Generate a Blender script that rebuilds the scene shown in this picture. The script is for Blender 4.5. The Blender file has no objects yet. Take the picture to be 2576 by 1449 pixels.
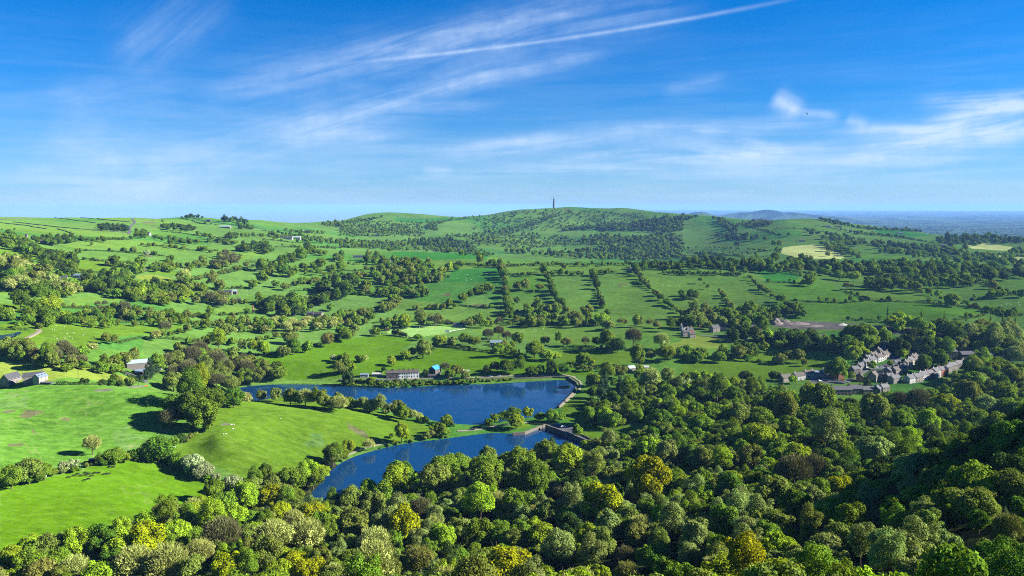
SKY_SAT, SKY_STR, VEIL = 1.6, 0.05, .36
CLOUD_COL = (3.75, 4.75, 6.2, 1)
HAZE, HAZE_COL, HAZE_D = True, (.24, .50, .98, 1), 2.8e-5
EXPOSURE = 1.85
import bpy, math, random
import numpy as np
R = math.radians
rng = np.random.default_rng(7)
random.seed(7)
sc = bpy.context.scene
COL = sc.collection

# ------------------------------------------------------------------ camera
CZ = 190.0                       # camera stands on a hilltop, 190 m above the upper reservoir
PITCH = math.atan((288 - 206) / 773.0)
cam_d = bpy.data.cameras.new('camera'); cam = bpy.data.objects.new('camera', cam_d); COL.objects.link(cam)
cam.location = (0, 0, CZ); cam.rotation_euler = (math.pi / 2 - PITCH, 0, 0)
cam_d.sensor_width = 36; cam_d.lens = 773 / 1024 * 36; cam_d.clip_start = 1; cam_d.clip_end = 200000
sc.camera = cam
cP, sP = math.cos(PITCH), math.sin(PITCH)

def ray(u, v):
    """pixel of the 1024 wide picture -> azimuth, slope, distance scale"""
    x = (u - 512) / 773.0; y = (288 - v) / 773.0
    dx, dy, dz = x, cP + y * sP, -sP + y * cP
    L = math.hypot(dx, dy)
    return math.atan2(dx, dy), dz / L, L
TILE = {1: (0, 750), 2: (1340, 750), 3: (2682, 750), 4: (0, 1508), 5: (1340, 1508), 6: (2682, 1508)}
def px(t, X, Y):
    if t == 'D': return X / 2.5156, Y / 2.5156
    ox, oy = TILE[t]
    return (ox + X / 1.907) / 3.9375, (oy + Y / 1.907) / 3.9375

# ------------------------------------------------------------------ heights of the land
# columns of the view: picture row or height at a distance
V = lambda v, D: ('v', v, D)
Z = lambda z, D: ('z', z, D)
nearL = [Z(185, 5), Z(171, 25), Z(146, 60), Z(111, 120), Z(79, 190), Z(50, 270)]
far = [Z(-130, 9000), Z(-130, 14000), Z(-130, 25000), Z(-130, 45000), Z(-130, 70000)]
COLS = {
 -110: [Z(185, 5), Z(150, 60), Z(112, 120), Z(80, 190), Z(52, 270), Z(33, 340), Z(30, 438), Z(33, 500), Z(38, 640), Z(44, 757), Z(60, 995), Z(85, 1200), Z(130, 1855), Z(150, 2800), Z(60, 5000)] + far,
 0: nearL + [Z(32, 340), Z(28, 438), Z(30, 500), Z(35, 640), Z(40, 757), V(338, 873), V(318, 995), V(300, 1107), Z(75, 1215), V(260, 1365), V(240, 1617), V(230, 1880), V(218.5, 2800), Z(115, 3600), Z(50, 5000), Z(-60, 6500)] + far,
 65: nearL + [Z(31, 340), Z(26, 438), Z(27, 500), Z(32, 640), V(366, 762), V(338, 910), V(318, 1025), V(300, 1140), V(280, 1270), V(262, 1430), V(243, 1660), V(231, 1950), V(217.5, 2850), Z(120, 3600), Z(50, 5000)] + far,
 130: nearL + [Z(30, 340), Z(24, 405), Z(22, 477), Z(26, 560), V(385, 674), V(366, 766), V(350, 855), V(335, 940), V(318, 1062), V(300, 1167), V(280, 1307), V(262, 1464), V(245, 1700), V(232, 2042), V(216.5, 2900), Z(130, 3500), Z(60, 5000)] + far,
 190: nearL + [Z(30, 340), Z(20, 420), Z(13, 480), Z(17, 560), V(400, 655), V(385, 735), V(366, 810), V(350, 900), V(335, 985), V(318, 1110), V(300, 1220), V(280, 1360), V(262, 1530), V(247, 1760), V(235, 2060), V(217, 2950), Z(120, 3600), Z(40, 5000)] + far,
 250: nearL + [Z(30, 340), Z(20, 420), Z(13, 480), Z(16, 530), V(431, 562), V(415, 621), V(402, 715), Z(2, 748), Z(1, 790), Z(5, 806), V(366, 861), V(350, 941), V(335, 1024), V(318, 1158), V(300, 1273), V(280, 1412), V(262, 1604), V(248, 1821), V(238, 2078), V(221, 3050), Z(95, 3800), Z(20, 5000)] + far,
 300: nearL + [Z(27, 340), Z(14, 420), Z(9, 480), Z(15, 540), V(431, 570), V(415, 625), V(402, 725), Z(2, 760), Z(1, 795), Z(4, 806), V(366, 866), V(350, 955), V(335, 1040), V(318, 1180), V(300, 1290), V(280, 1440), V(262, 1640), V(248, 1900), V(238, 2250), V(226, 3250), Z(60, 4000), Z(0, 5000)] + far,
 340: nearL[:-1] + [Z(42, 270), Z(22, 350), Z(10, 420), Z(4, 450), Z(4, 555), Z(10, 575), V(425, 611), V(405, 705), Z(2, 745), Z(1, 800), Z(3, 812), V(366, 871), V(350, 965), V(335, 1050), V(318, 1195), V(300, 1305), V(280, 1455), V(262, 1665), V(252, 1850), Z(70, 2200), V(240, 2800), V(230, 3200), V(221.5, 3700), Z(60, 4500), Z(-20, 5500)] + far,
 400: nearL[:-1] + [Z(44, 270), Z(26, 350), Z(12, 430), Z(4, 480), Z(4, 605), Z(6, 645), Z(2, 705), Z(1, 829), Z(3, 838), V(366, 880), V(350, 973), V(335, 1059), V(318, 1207), V(300, 1315), V(280, 1464), V(262, 1674), V(251.5, 1850), Z(68, 2100), Z(43, 2500), V(247, 2780), V(240, 3050), V(230, 3500), V(213.6, 4100), Z(90, 4700), Z(0, 6000)] + far,
 470: nearL + [Z(28, 350), Z(15, 430), Z(5, 490), Z(4, 520), Z(4, 610), Z(7, 640), Z(1, 655), Z(1, 829), Z(3, 838), V(366, 880), V(350, 973), V(332, 1075), V(318, 1207), V(300, 1310), V(280, 1456), V(263, 1650), V(256, 1750), Z(50, 2100), Z(30, 2500), V(250, 2800), V(240, 3150), V(230, 3600), V(217, 4200), Z(90, 4700), Z(0, 6000)] + far,
 550: nearL + [Z(32, 350), Z(18, 430), Z(10, 500), Z(4, 545), Z(4, 620), Z(7, 650), Z(1, 675), Z(1, 835), Z(3, 848), Z(5, 880), V(350, 970), V(330, 1104), V(318, 1213), V(300, 1300), V(280, 1444), V(264, 1640), Z(50, 1900), Z(25, 2300), V(256, 2700), V(250, 3000), V(240, 3400), V(230, 3700), V(220, 4000), V(207, 4300), Z(120, 4900), Z(0, 6000)] + far,
 620: [Z(185, 5), Z(171, 25), Z(146, 60), Z(110, 120), Z(82, 190), Z(56, 270), Z(38, 350), Z(25, 430), Z(16, 500), Z(8, 570), Z(4, 620), Z(3, 700), Z(3, 850), V(345, 1005), V(330, 1104), V(318, 1213), V(300, 1310), V(280, 1460), V(264, 1650), Z(48, 1900), Z(22, 2300), V(256, 2750), V(248, 3050), V(238, 3400), V(228, 3750), V(218, 4050), V(209, 4280), Z(110, 4900), Z(0, 6000)] + far,
 700: [Z(185, 5), Z(171, 25), Z(146, 60), Z(112, 120), Z(88, 190), Z(64, 270), Z(45, 350), Z(32, 430), Z(24, 500), Z(14, 600), Z(7, 700), Z(4, 800), Z(5, 900), V(345, 1011), V(330, 1104), V(318, 1213), V(300, 1315), V(280, 1485), V(264, 1660), Z(45, 1950), Z(20, 2300), V(256, 2800), V(244, 3150), V(230, 3550), V(216.5, 3900), Z(70, 4600), Z(-60, 6000)] + far,
 790: [Z(185, 5), Z(171, 25), Z(147, 60), Z(114, 120), Z(95, 190), Z(74, 270), Z(56, 350), Z(42, 430), Z(32, 500), Z(20, 600), Z(11, 700), Z(5, 800), Z(4, 900), Z(6, 1000), V(318, 1227), V(300, 1348), V(280, 1569), V(264, 1880), V(255, 2300), V(245, 2700), V(235, 3000), V(225, 3300), V(217.5, 3550), Z(40, 4400), Z(-90, 6000)] + far,
 880: [Z(185, 5), Z(171, 25), Z(148, 60), Z(118, 120), Z(102, 190), Z(84, 270), Z(64, 350), Z(47, 430), Z(34, 500), Z(20, 600), Z(9, 700), Z(3, 800), Z(2, 900), V(345, 1044), V(330, 1143), V(318, 1255), V(300, 1413), V(280, 1715), V(263, 2175), V(252, 2640), V(242, 3100), V(234, 3500), V(227, 3950), Z(-20, 5000), Z(-125, 6500)] + far,
 960: [Z(185, 5), Z(171, 25), Z(149, 60), Z(121, 120), Z(108, 190), Z(95, 270), Z(77, 350), Z(57, 430), Z(40, 500), Z(22, 600), Z(9, 700), Z(3, 800), Z(2, 900), Z(3, 1044), V(318, 1269), V(300, 1446), V(280, 1778), V(263, 2300), V(251, 2900), V(243, 3300), V(237, 3650), Z(-50, 4800), Z(-128, 6500)] + far,
 1024: [Z(185, 5), Z(171, 25), Z(150, 60), Z(121, 120), Z(108, 190), Z(104, 270), Z(97, 350), Z(72, 430), Z(46, 500), Z(24, 600), Z(9, 700), Z(3, 800), Z(2, 900), Z(3, 1044), Z(5, 1269), V(300, 1462), V(280, 1841), V(264, 2400), V(252, 2950), V(246, 3300), V(241, 3600), Z(-60, 4800), Z(-128, 6500)] + far,
 1130: [Z(185, 5), Z(171, 25), Z(149, 60), Z(122, 120), Z(112, 190), Z(136, 270), Z(132, 350), Z(98, 430), Z(62, 500), Z(30, 600), Z(10, 700), Z(3, 900), Z(5, 1269), Z(14, 1841), Z(30, 2950), Z(30, 3600), Z(-60, 4800), Z(-128, 6500)] + far,
}
cp = []
for u, lst in COLS.items():
    for k, a, D in lst:
        if D < 40 and u not in (-110, 0, 250, 550, 790, 1024, 1130): continue
        if D > 10000 and u not in (-110, 130, 400, 620, 790, 960, 1130): continue
        if k == 'v':
            az, s, _ = ray(u, a); z = CZ + D * s
        else:
            az, z = ray(u, 300)[0], a
        cp.append((az, math.log(D), z))
for u, v, D in ((278, 223.6, 3200), (318, 223.6, 3500), (370, 215.0, 4000), (450, 217.8, 4200), (510, 212.3, 4250), (590, 206.9, 4300), (645, 215.0, 4100), (740, 221.5, 3750), (820, 218, 3600), (852, 222.5, 3800), (35, 217.8, 2820), (160, 216.2, 2920), (222, 219.5, 3000)):
    a_, s_, _ = ray(u, v); cp.append((a_, math.log(D), CZ + D * s_))
cp = np.array(cp)
def tps_fit(P, z, lam):
    n = len(P)
    d2 = ((P[:, None] - P[None]) ** 2).sum(-1)
    K = 0.5 * d2 * np.log(d2 + 1e-12) + lam * np.eye(n)
    Q = np.c_[np.ones(n), P]
    A = np.block([[K, Q], [Q.T, np.zeros((3, 3))]])
    return np.linalg.solve(A, np.r_[z, 0, 0, 0])
W_ = tps_fit(cp[:, :2], cp[:, 2], 1e-4)
def tps_eval(a, l):
    out = np.zeros(a.shape); 
    for i, (pa, pl, _) in enumerate(cp):
        d2 = (a - pa) ** 2 + (l - pl) ** 2
        out += W_[i] * 0.5 * d2 * np.log(d2 + 1e-12)
    return out + W_[-3] + W_[-2] * a + W_[-1] * l
# coarse table, then bilinear
GA = np.linspace(R(-44), R(44), 265); GL = np.linspace(math.log(3), math.log(80000), 520)
GT = tps_eval(*np.meshgrid(GA, GL, indexing='ij'))
far_mask = np.clip((GL - math.log(6500)) / 0.3, 0, 1)
GT = GT * (1 - far_mask) + (-130) * far_mask

def vnoise(x, y, seed=0):
    """smooth value noise"""
    xi = np.floor(x).astype(np.int64); yi = np.floor(y).astype(np.int64)
    fx = x - xi; fy = y - yi
    fx = fx * fx * (3 - 2 * fx); fy = fy * fy * (3 - 2 * fy)
    def h(a, b):
        n = (a * 374761393 + b * 668265263 + seed * 974634777) & 0xffffffff
        n = ((n ^ (n >> 13)) * 1274126177) & 0xffffffff
        return ((n ^ (n >> 16)) & 0xffff) / 65535.0
    return (h(xi, yi) * (1 - fx) + h(xi + 1, yi) * fx) * (1 - fy) + (h(xi, yi + 1) * (1 - fx) + h(xi + 1, yi + 1) * fx) * fy
def fbm(x, y, o=3, seed=0):
    s = 0; a = .5
    for k in range(o):
        s = s + a * (vnoise(x, y, seed + k) - .5); x = x * 2.03; y = y * 2.03; a *= .5
    return s
def on_plane(t, pts, z):
    out = []
    for X, Y in pts:
        az, s, _ = ray(*px(t, X, Y)); D = (z - CZ) / s
        out.append((D * math.sin(az), D * math.cos(az)))
    return np.array(out)
def pip(x, y, poly):
    ins = np.zeros(x.shape, bool); n = len(poly); j = n - 1
    for i in range(n):
        xi, yi = poly[i]; xj, yj = poly[j]
        if yi != yj:
            c = ((yi > y) != (yj > y)) & (x < (xj - xi) * (y - yi) / (yj - yi) + xi)
            ins ^= c
        j = i
    return ins
def polydist(x, y, poly, closed=True):
    d = np.full(x.shape, 1e9); n = len(poly)
    for i in range(n if closed else n - 1):
        ax, ay = poly[i]; bx, by = poly[(i + 1) % n]
        vx, vy = bx - ax, by - ay
        t = np.clip(((x - ax) * vx + (y - ay) * vy) / (vx * vx + vy * vy + 1e-9), 0, 1)
        d = np.minimum(d, np.hypot(x - ax - t * vx, y - ay - t * vy))
    return d
def smooth_poly(p, it=2):
    p = np.array(p)
    for _ in range(it):
        q = np.roll(p, -1, 0); p = np.stack([p * .75 + q * .25, p * .25 + q * .75], 1).reshape(-1, 2)
    return p
UP_Z, LO_Z = 0.0, 3.0
UPPER = smooth_poly(on_plane('D', [(556, 1020), (585, 985), (606, 972), (700, 966), (800, 967), (900, 973), (1000, 976), (1100, 970), (1200, 967), (1300, 962), (1390, 956), (1432, 956), (1450, 967), (1440, 985), (1405, 1020), (1385, 1040), (1330, 1052), (1240, 1064), (1200, 1070), (1150, 1068), (1090, 1060), (1052, 1050), (1000, 1032), (940, 1013), (860, 1001), (780, 992), (715, 996), (650, 1009), (600, 1016)], UP_Z), 1)
LOWER = smooth_poly(on_plane('D', [(722, 1290), (765, 1262), (800, 1222), (822, 1195), (848, 1170), (880, 1152), (930, 1136), (990, 1121), (1050, 1111), (1110, 1105), (1180, 1095), (1240, 1088), (1290, 1092), (1340, 1083), (1376, 1071), (1400, 1082), (1440, 1099), (1485, 1119), (1482, 1133), (1400, 1146), (1300, 1162), (1150, 1184), (1000, 1218), (900, 1258), (830, 1288), (765, 1300)], LO_Z), 1)
_a, _s, _l = ray(700 / 2.5156, 1112 / 2.5156); MOUND = (568 * math.sin(_a), 568 * math.cos(_a))
def base_height(x, y):
    x = np.asarray(x, float); y = np.asarray(y, float)
    a = np.arctan2(x, y); D = np.maximum(np.hypot(x, y), 3.01)
    a = np.clip(a, GA[0], GA[-1] - 1e-6); l = np.clip(np.log(D), GL[0], GL[-1] - 1e-6)
    fa = (a - GA[0]) / (GA[1] - GA[0]); fl = (l - GL[0]) / (GL[1] - GL[0])
    ia = np.minimum(fa.astype(int), len(GA) - 2); il = np.minimum(fl.astype(int), len(GL) - 2); fa = fa - ia; fl = fl - il
    z = (GT[ia, il] * (1 - fa) + GT[ia + 1, il] * fa) * (1 - fl) + (GT[ia, il + 1] * (1 - fa) + GT[ia + 1, il + 1] * fa) * fl
    amp = np.clip((D - 150) / 900, 0, 1)
    z = z + amp * (fbm(x / 160, y / 160, 3, 5) * 11 + fbm(x / 420, y / 420, 2, 9) * 34 * np.clip((D - 1300) / 1500, 0, 1) + (fbm(x / 210 + 7, y / 330, 2, 21) * 24) * np.clip((D - 1900) / 900, 0, 1)) * np.where(D > 6000, .3, 1)
    # the far ridges beyond the plain
    ridge = 0 * z
    for u, v, DD, wu, wl in ((767, 209.8, 16500, 600, 900), (748, 212.0, 16600, 800, 900), (792, 212.2, 16500, 700, 900), (815, 215.2, 16500, 900, 900), (738, 216.0, 16500, 500, 900), (700, 211.6, 13500, 420, 700), (684, 213.6, 13500, 500, 700)):
        az, s, _ = ray(u, v); cx, cy = DD * math.sin(az), DD * math.cos(az); h = CZ + DD * s + 130
        ridge = np.maximum(ridge, np.where(D > 6000, h * np.exp(-((x - cx) / wu) ** 2 - ((y - cy) / wl) ** 2), 0))
    # the drumlin in the field between the reservoirs, and unseen ground right of the view, sunk to let sunlight in
    rx, ry = (x - MOUND[0]) * .93 + (y - MOUND[1]) * .36, -(x - MOUND[0]) * .36 + (y - MOUND[1]) * .93
    z = z + 13 * np.exp(-(rx / 40) ** 2 - (ry / 15) ** 2) - 3.0 * np.exp(-((rx - 22) / 16) ** 2 - ((ry + 17) / 9) ** 2)
    z = z - np.clip((np.degrees(np.arctan2(x, y)) - 33.5) / 5, 0, 1) * np.clip((265 - y) / 60, 0, 1) * np.clip((D - 120) / 60, 0, 1) * 55
    return z + ridge
DAM_LINES = []
def height(x, y):
    x = np.asarray(x, float); y = np.asarray(y, float)
    z = base_height(x, y)
    r_ = np.hypot(x, y); near = (r_ < 1100) & (r_ > 350)
    if not near.any(): return z
    xx, yy, zz = x[near], y[near], z[near]
    dU, dL = polydist(xx, yy, UPPER), polydist(xx, yy, LOWER)
    for d, lv in ((dU, UP_Z), (dL, LO_Z)):
        cap = lv + .7 + d * .07 + np.maximum(d - 8, 0) * .3
        zz = -2.5 * np.logaddexp(-zz / 2.5, -cap / 2.5)
    dm = np.minimum(dU, dL); fl = np.where(dL < dU, LO_Z, UP_Z) + .5 + np.minimum(dm, 12) * .06
    zz = np.where(dm < 110, np.maximum(zz, fl), zz)
    zz = np.where(pip(xx, yy, UPPER), UP_Z - np.minimum(.2 + dU * .6, 4), zz)
    zz = np.where(pip(xx, yy, LOWER), LO_Z - np.minimum(.2 + dL * .6, 4), zz)
    z[near] = zz
    return z
def hz(x, y): return float(height(np.array([x]), np.array([y]))[0])

# ------------------------------------------------------------------ picking points of the land
LD = np.exp(np.linspace(math.log(60), math.log(30000), 3000))
_prof = {}
def profile(az):
    k = round(az * 773 * 1.5)
    if k not in _prof:
        a = k / (773 * 1.5); _prof[k] = height(LD * math.sin(a), LD * math.cos(a))
    return _prof[k]
def hit(u, v, lift=0.0, dmin=60, dmax=1e9):
    """first place where the view ray through a pixel meets the land raised by lift (a number or share of distance)"""
    az, s, L = ray(u, v)
    H = profile(az)
    f = H + lift - (CZ + LD * s)
    ok = np.nonzero((f >= 0) & (LD >= dmin) & (LD <= dmax))[0]
    if len(ok) == 0:
        m = LD >= dmin; j = int(np.argmax(np.where(m & (LD < 4600), H - (CZ + LD * s), -1e9)))
        D = LD[j]
    else:
        j = ok[0]; D = LD[j]
        if j > 0 and f[j - 1] < 0: D = LD[j - 1] + (LD[j] - LD[j - 1]) * (-f[j - 1]) / (f[j] - f[j - 1] + 1e-9)
    return D * math.sin(az), D * math.cos(az), D, L
def hitm(u, v, lift_k, w):
    """as hit for a crown w pixels wide whose centre stands lift_k crown widths above the ground"""
    az, s, L = ray(u, v); H = profile(az)
    f = H + lift_k * w * LD / 773 - (CZ + LD * s)
    ok = np.nonzero(f >= 0)[0]
    ok = ok[LD[ok] > 70]
    if len(ok) == 0: return None
    j = ok[0]; D = LD[j]
    return D * math.sin(az), D * math.cos(az), D
def ground(t, pts, dmin=60, dmax=1e9): return np.array([hit(*px(t, X, Y), 0.0, dmin, dmax)[:2] for X, Y in pts])

# ------------------------------------------------------------------ helpers for objects
def tag(o, label=None, cat=None, group=None, kind=None):
    if label: o['label'] = label
    if cat: o['category'] = cat
    if group: o['group'] = group
    if kind: o['kind'] = kind
    return o
def mesh_np(name, verts, faces, mat=None, tint=None, smooth=False):
    """verts (n,3), faces (m,k) array or list of such arrays"""
    me = bpy.data.meshes.new(name)
    fl = faces if isinstance(faces, list) else [faces]
    fl = [np.asarray(f, dtype=np.int32) for f in fl if len(f)]
    verts = np.asarray(verts, dtype=np.float32)
    me.vertices.add(len(verts)); me.vertices.foreach_set('co', verts.ravel())
    tot = sum(f.size for f in fl); nf = sum(len(f) for f in fl)
    if not fl: return me
    me.loops.add(tot); me.loops.foreach_set('vertex_index', np.concatenate([f.ravel() for f in fl]))
    me.polygons.add(nf)
    ls = []; s = 0
    for f in fl:
        ls.append(s + np.arange(len(f), dtype=np.int32) * f.shape[1]); s += f.size
    me.polygons.foreach_set('loop_start', np.concatenate(ls).astype(np.int32))
    me.polygons.foreach_set('use_smooth', np.full(nf, bool(smooth)))
    me.update(calc_edges=True)
    if tint is not None:
        at = me.attributes.new('tint', 'FLOAT', 'POINT'); at.data.foreach_set('value', np.asarray(tint, np.float32))
    if mat: me.materials.append(mat)
    return me
def link(name, me, parent=None, loc=(0, 0, 0), rz=0, scale=None):
    o = bpy.data.objects.new(name, me); COL.objects.link(o)
    if parent: o.parent = parent
    o.location = loc; o.rotation_euler = (0, 0, rz)
    if scale is not None: o.scale = scale if hasattr(scale, '__len__') else (scale,) * 3
    return o
def empty(name, loc=(0, 0, 0), rz=0): return link(name, None, None, loc, rz)
class MB:
    """collects boxes, tubes and prisms into one mesh"""
    def __init__(s): s.v = []; s.f = {3: [], 4: []}; s.n = 0
    def add(s, v, f):
        v = np.asarray(v, float)
        for q in f: s.f.setdefault(len(q), []).append([i + s.n for i in q])
        s.v.append(v); s.n += len(v); return s
    def box(s, c, d, rz=0):
        x, y, z = [k / 2 for k in d]
        v = np.array([(a, b, e) for e in (-z, z) for a, b in ((-x, -y), (x, -y), (x, y), (-x, y))])
        if rz:
            ca, sa = math.cos(rz), math.sin(rz); v[:, :2] = v[:, :2] @ np.array([[ca, sa], [-sa, ca]])
        return s.add(v + np.array(c), [(3, 2, 1, 0), (4, 5, 6, 7), (0, 1, 5, 4), (1, 2, 6, 5), (2, 3, 7, 6), (3, 0, 4, 7)])
    def tube(s, a, b, r0, r1, n=6, cap=True):
        a = np.array(a, float); b = np.array(b, float); d = b - a; d /= np.linalg.norm(d) + 1e-9
        u = np.cross(d, (0, 0, 1) if abs(d[2]) < .9 else (1, 0, 0)); u /= np.linalg.norm(u); w = np.cross(d, u)
        an = np.arange(n) * 2 * math.pi / n
        ring = np.cos(an)[:, None] * u + np.sin(an)[:, None] * w
        v = np.r_[a + ring * r0, b + ring * r1]
        f = [(i, (i + 1) % n, n + (i + 1) % n, n + i) for i in range(n)]
        s.add(v, f)
        if cap:
            k = s.n - 2 * n; s.f.setdefault(n, []).append([k + n + i for i in range(n)]); s.f[n].append([k + n - 1 - i for i in range(n)])
        return s
    def prism(s, prof, y0, y1):
        """profile in x,z extruded along y"""
        n = len(prof); v = [(p[0], y0, p[1]) for p in prof] + [(p[0], y1, p[1]) for p in prof]
        f = [(i, (i + 1) % n, n + (i + 1) % n, n + i) for i in range(n)] + [tuple(range(n - 1, -1, -1)), tuple(range(n, 2 * n))]
        return s.add(v, f)
    def mesh(s, name, mat=None, smooth=False):
        return mesh_np(name, np.concatenate(s.v), [np.array(q) for q in s.f.values() if q], mat, smooth=smooth)
    def obj(s, name, mat=None, parent=None, **k): return link(name, s.mesh(name, mat), parent, **k)

# ------------------------------------------------------------------ materials
class NT:
    def __init__(s, tree): s.t = tree; s.L = tree.links
    def n(s, typ, **kw):
        o = s.t.nodes.new(typ)
        for k, v in kw.items(): setattr(o, k, v)
        return o
    def put(s, sock, v):
        if isinstance(v, bpy.types.NodeSocket): s.L.new(v, sock)
        elif v is not None: sock.default_value = v
    def m(s, op, a, b=None, c=None, clamp=False):
        o = s.n('ShaderNodeMath', operation=op, use_clamp=clamp)
        s.put(o.inputs[0], a); s.put(o.inputs[1], b); s.put(o.inputs[2], c); return o.outputs[0]
    def mix(s, f, a, b, mode='MIX'):
        o = s.n('ShaderNodeMix', data_type='RGBA', blend_type=mode)
        s.put(o.inputs[0], f); s.put(o.inputs[6], a); s.put(o.inputs[7], b); return o.outputs[2]
    def noise(s, vec, scale, detail=2, rough=.5, dist=0, w=None):
        o = s.n('ShaderNodeTexNoise'); s.put(o.inputs['Vector'], vec); o.inputs['Scale'].default_value = scale
        o.inputs['Detail'].default_value = detail; o.inputs['Roughness'].default_value = rough; o.inputs['Distortion'].default_value = dist
        return o.outputs[0]
    def sm(s, x, a, b, lo=0, hi=1):
        o = s.n('ShaderNodeMapRange', interpolation_type='SMOOTHSTEP'); s.put(o.inputs[0], x)
        for i, v in zip((1, 2, 3, 4), (a, b, lo, hi)): o.inputs[i].default_value = v
        return o.outputs[0]
    def pos(s): return s.n('ShaderNodeNewGeometry').outputs['Position']
def c4(c): return (c[0], c[1], c[2], 1)
MATS = {}
def new_mat(name):
    m = bpy.data.materials.new(name); m.use_nodes = True; m.node_tree.nodes.clear(); n = NT(m.node_tree)
    out = n.n('ShaderNodeOutputMaterial'); MATS[name] = m
    return m, n, out
def simple(name, col, rough=.9, var=.25, scale=1.5, metal=0, spec=.3, bump=0):
    if name in MATS: return MATS[name]
    m, n, out = new_mat(name)
    p = n.n('ShaderNodeBsdfPrincipled')
    nz = n.noise(n.pos(), scale, 3, .6)
    f = n.m('MULTIPLY_ADD', nz, 2 * var, 1 - var)
    n.put(p.inputs['Base Color'], n.mix(1.0, c4(col), n_rgb(n, f), 'MULTIPLY'))
    p.inputs['Roughness'].default_value = rough; p.inputs['Metallic'].default_value = metal
    p.inputs['Specular IOR Level'].default_value = spec
    n.L.new(p.outputs[0], out.inputs[0]); return m
def n_rgb(n, f):
    o = n.n('ShaderNodeCombineColor'); 
    for i in range(3): n.L.new(f, o.inputs[i])
    return o.outputs[0]
# ------------------------------------------------------------------ sky, sun, air
SUN_EL, SUN_AZ = 28.0, 92.0            # degrees above the horizon; to the right of the view
world = bpy.data.worlds.new('World'); sc.world = world; world.use_nodes = True
wt = world.node_tree; wt.nodes.clear(); n = NT(wt)
world.cycles.sampling_method = 'MANUAL'; world.cycles.sample_map_resolution = 512
wout = n.n('ShaderNodeOutputWorld'); bg = n.n('ShaderNodeBackground'); n.L.new(bg.outputs[0], wout.inputs[0])
sky = n.n('ShaderNodeTexSky', sky_type='NISHITA'); sky.sun_disc = False
sky.sun_elevation = R(SUN_EL); sky.sun_rotation = R(SUN_AZ); sky.altitude = 300
sky.air_density = 1.0; sky.dust_density = 0.35; sky.ozone_density = 4.0
hsv = n.n('ShaderNodeHueSaturation'); hsv.inputs['Saturation'].default_value = SKY_SAT; hsv.inputs['Value'].default_value = 1.06
n.put(hsv.inputs['Color'], n.mix(1.0, sky.outputs[0], (.335, .52, .79, 1), 'MULTIPLY'))
tc = n.n('ShaderNodeTexCoord').outputs['Generated']
sep = n.n('ShaderNodeSeparateXYZ'); n.L.new(tc, sep.inputs[0])
X, Y, Zz = sep.outputs
az = n.m('MULTIPLY', n.m('ARCTAN2', X, Y), 57.2958)
el = n.m('MULTIPLY', n.m('ARCSINE', Zz), 57.2958)
comb = n.n('ShaderNodeCombineXYZ'); n.L.new(az, comb.inputs[0]); n.L.new(el, comb.inputs[1]); AE = comb.outputs[0]
def skypt(X, Y):
    a, s, _ = ray(X / 2.5156, Y / 2.5156); return math.degrees(a), math.degrees(math.atan(s))
# slow bend shared by the cirrus
wob = n.n('ShaderNodeTexNoise'); n.L.new(AE, wob.inputs[0]); wob.inputs['Scale'].default_value = .09; wob.inputs['Detail'].default_value = 4; wob.inputs['Roughness'].default_value = .55
wobv = n.m('MULTIPLY_ADD', wob.outputs[0], 5.0, -2.5)
fine = n.n('ShaderNodeTexNoise'); n.L.new(AE, fine.inputs[0]); fine.inputs['Scale'].default_value = .6; fine.inputs['Detail'].default_value = 6; fine.inputs['Roughness'].default_value = .62
finev = fine.outputs[0]
_streak = {}
def streaknoise(ang):
    k = round(ang / 8)
    if k not in _streak:
        mp = n.n('ShaderNodeMapping'); mp.vector_type = 'TEXTURE'; mp.inputs['Rotation'].default_value = (0, 0, R(k * 8)); mp.inputs['Scale'].default_value = (7.0, .55, 1)
        n.L.new(AE, mp.inputs[0])
        t = n.n('ShaderNodeTexNoise'); n.L.new(mp.outputs[0], t.inputs[0]); t.inputs['Scale'].default_value = .55; t.inputs['Detail'].default_value = 7; t.inputs['Roughness'].default_value = .62; t.inputs['Distortion'].default_value = .5
        _streak[k] = n.sm(t.outputs[0], .32, .72)
    return _streak[k]
total = None
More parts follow.
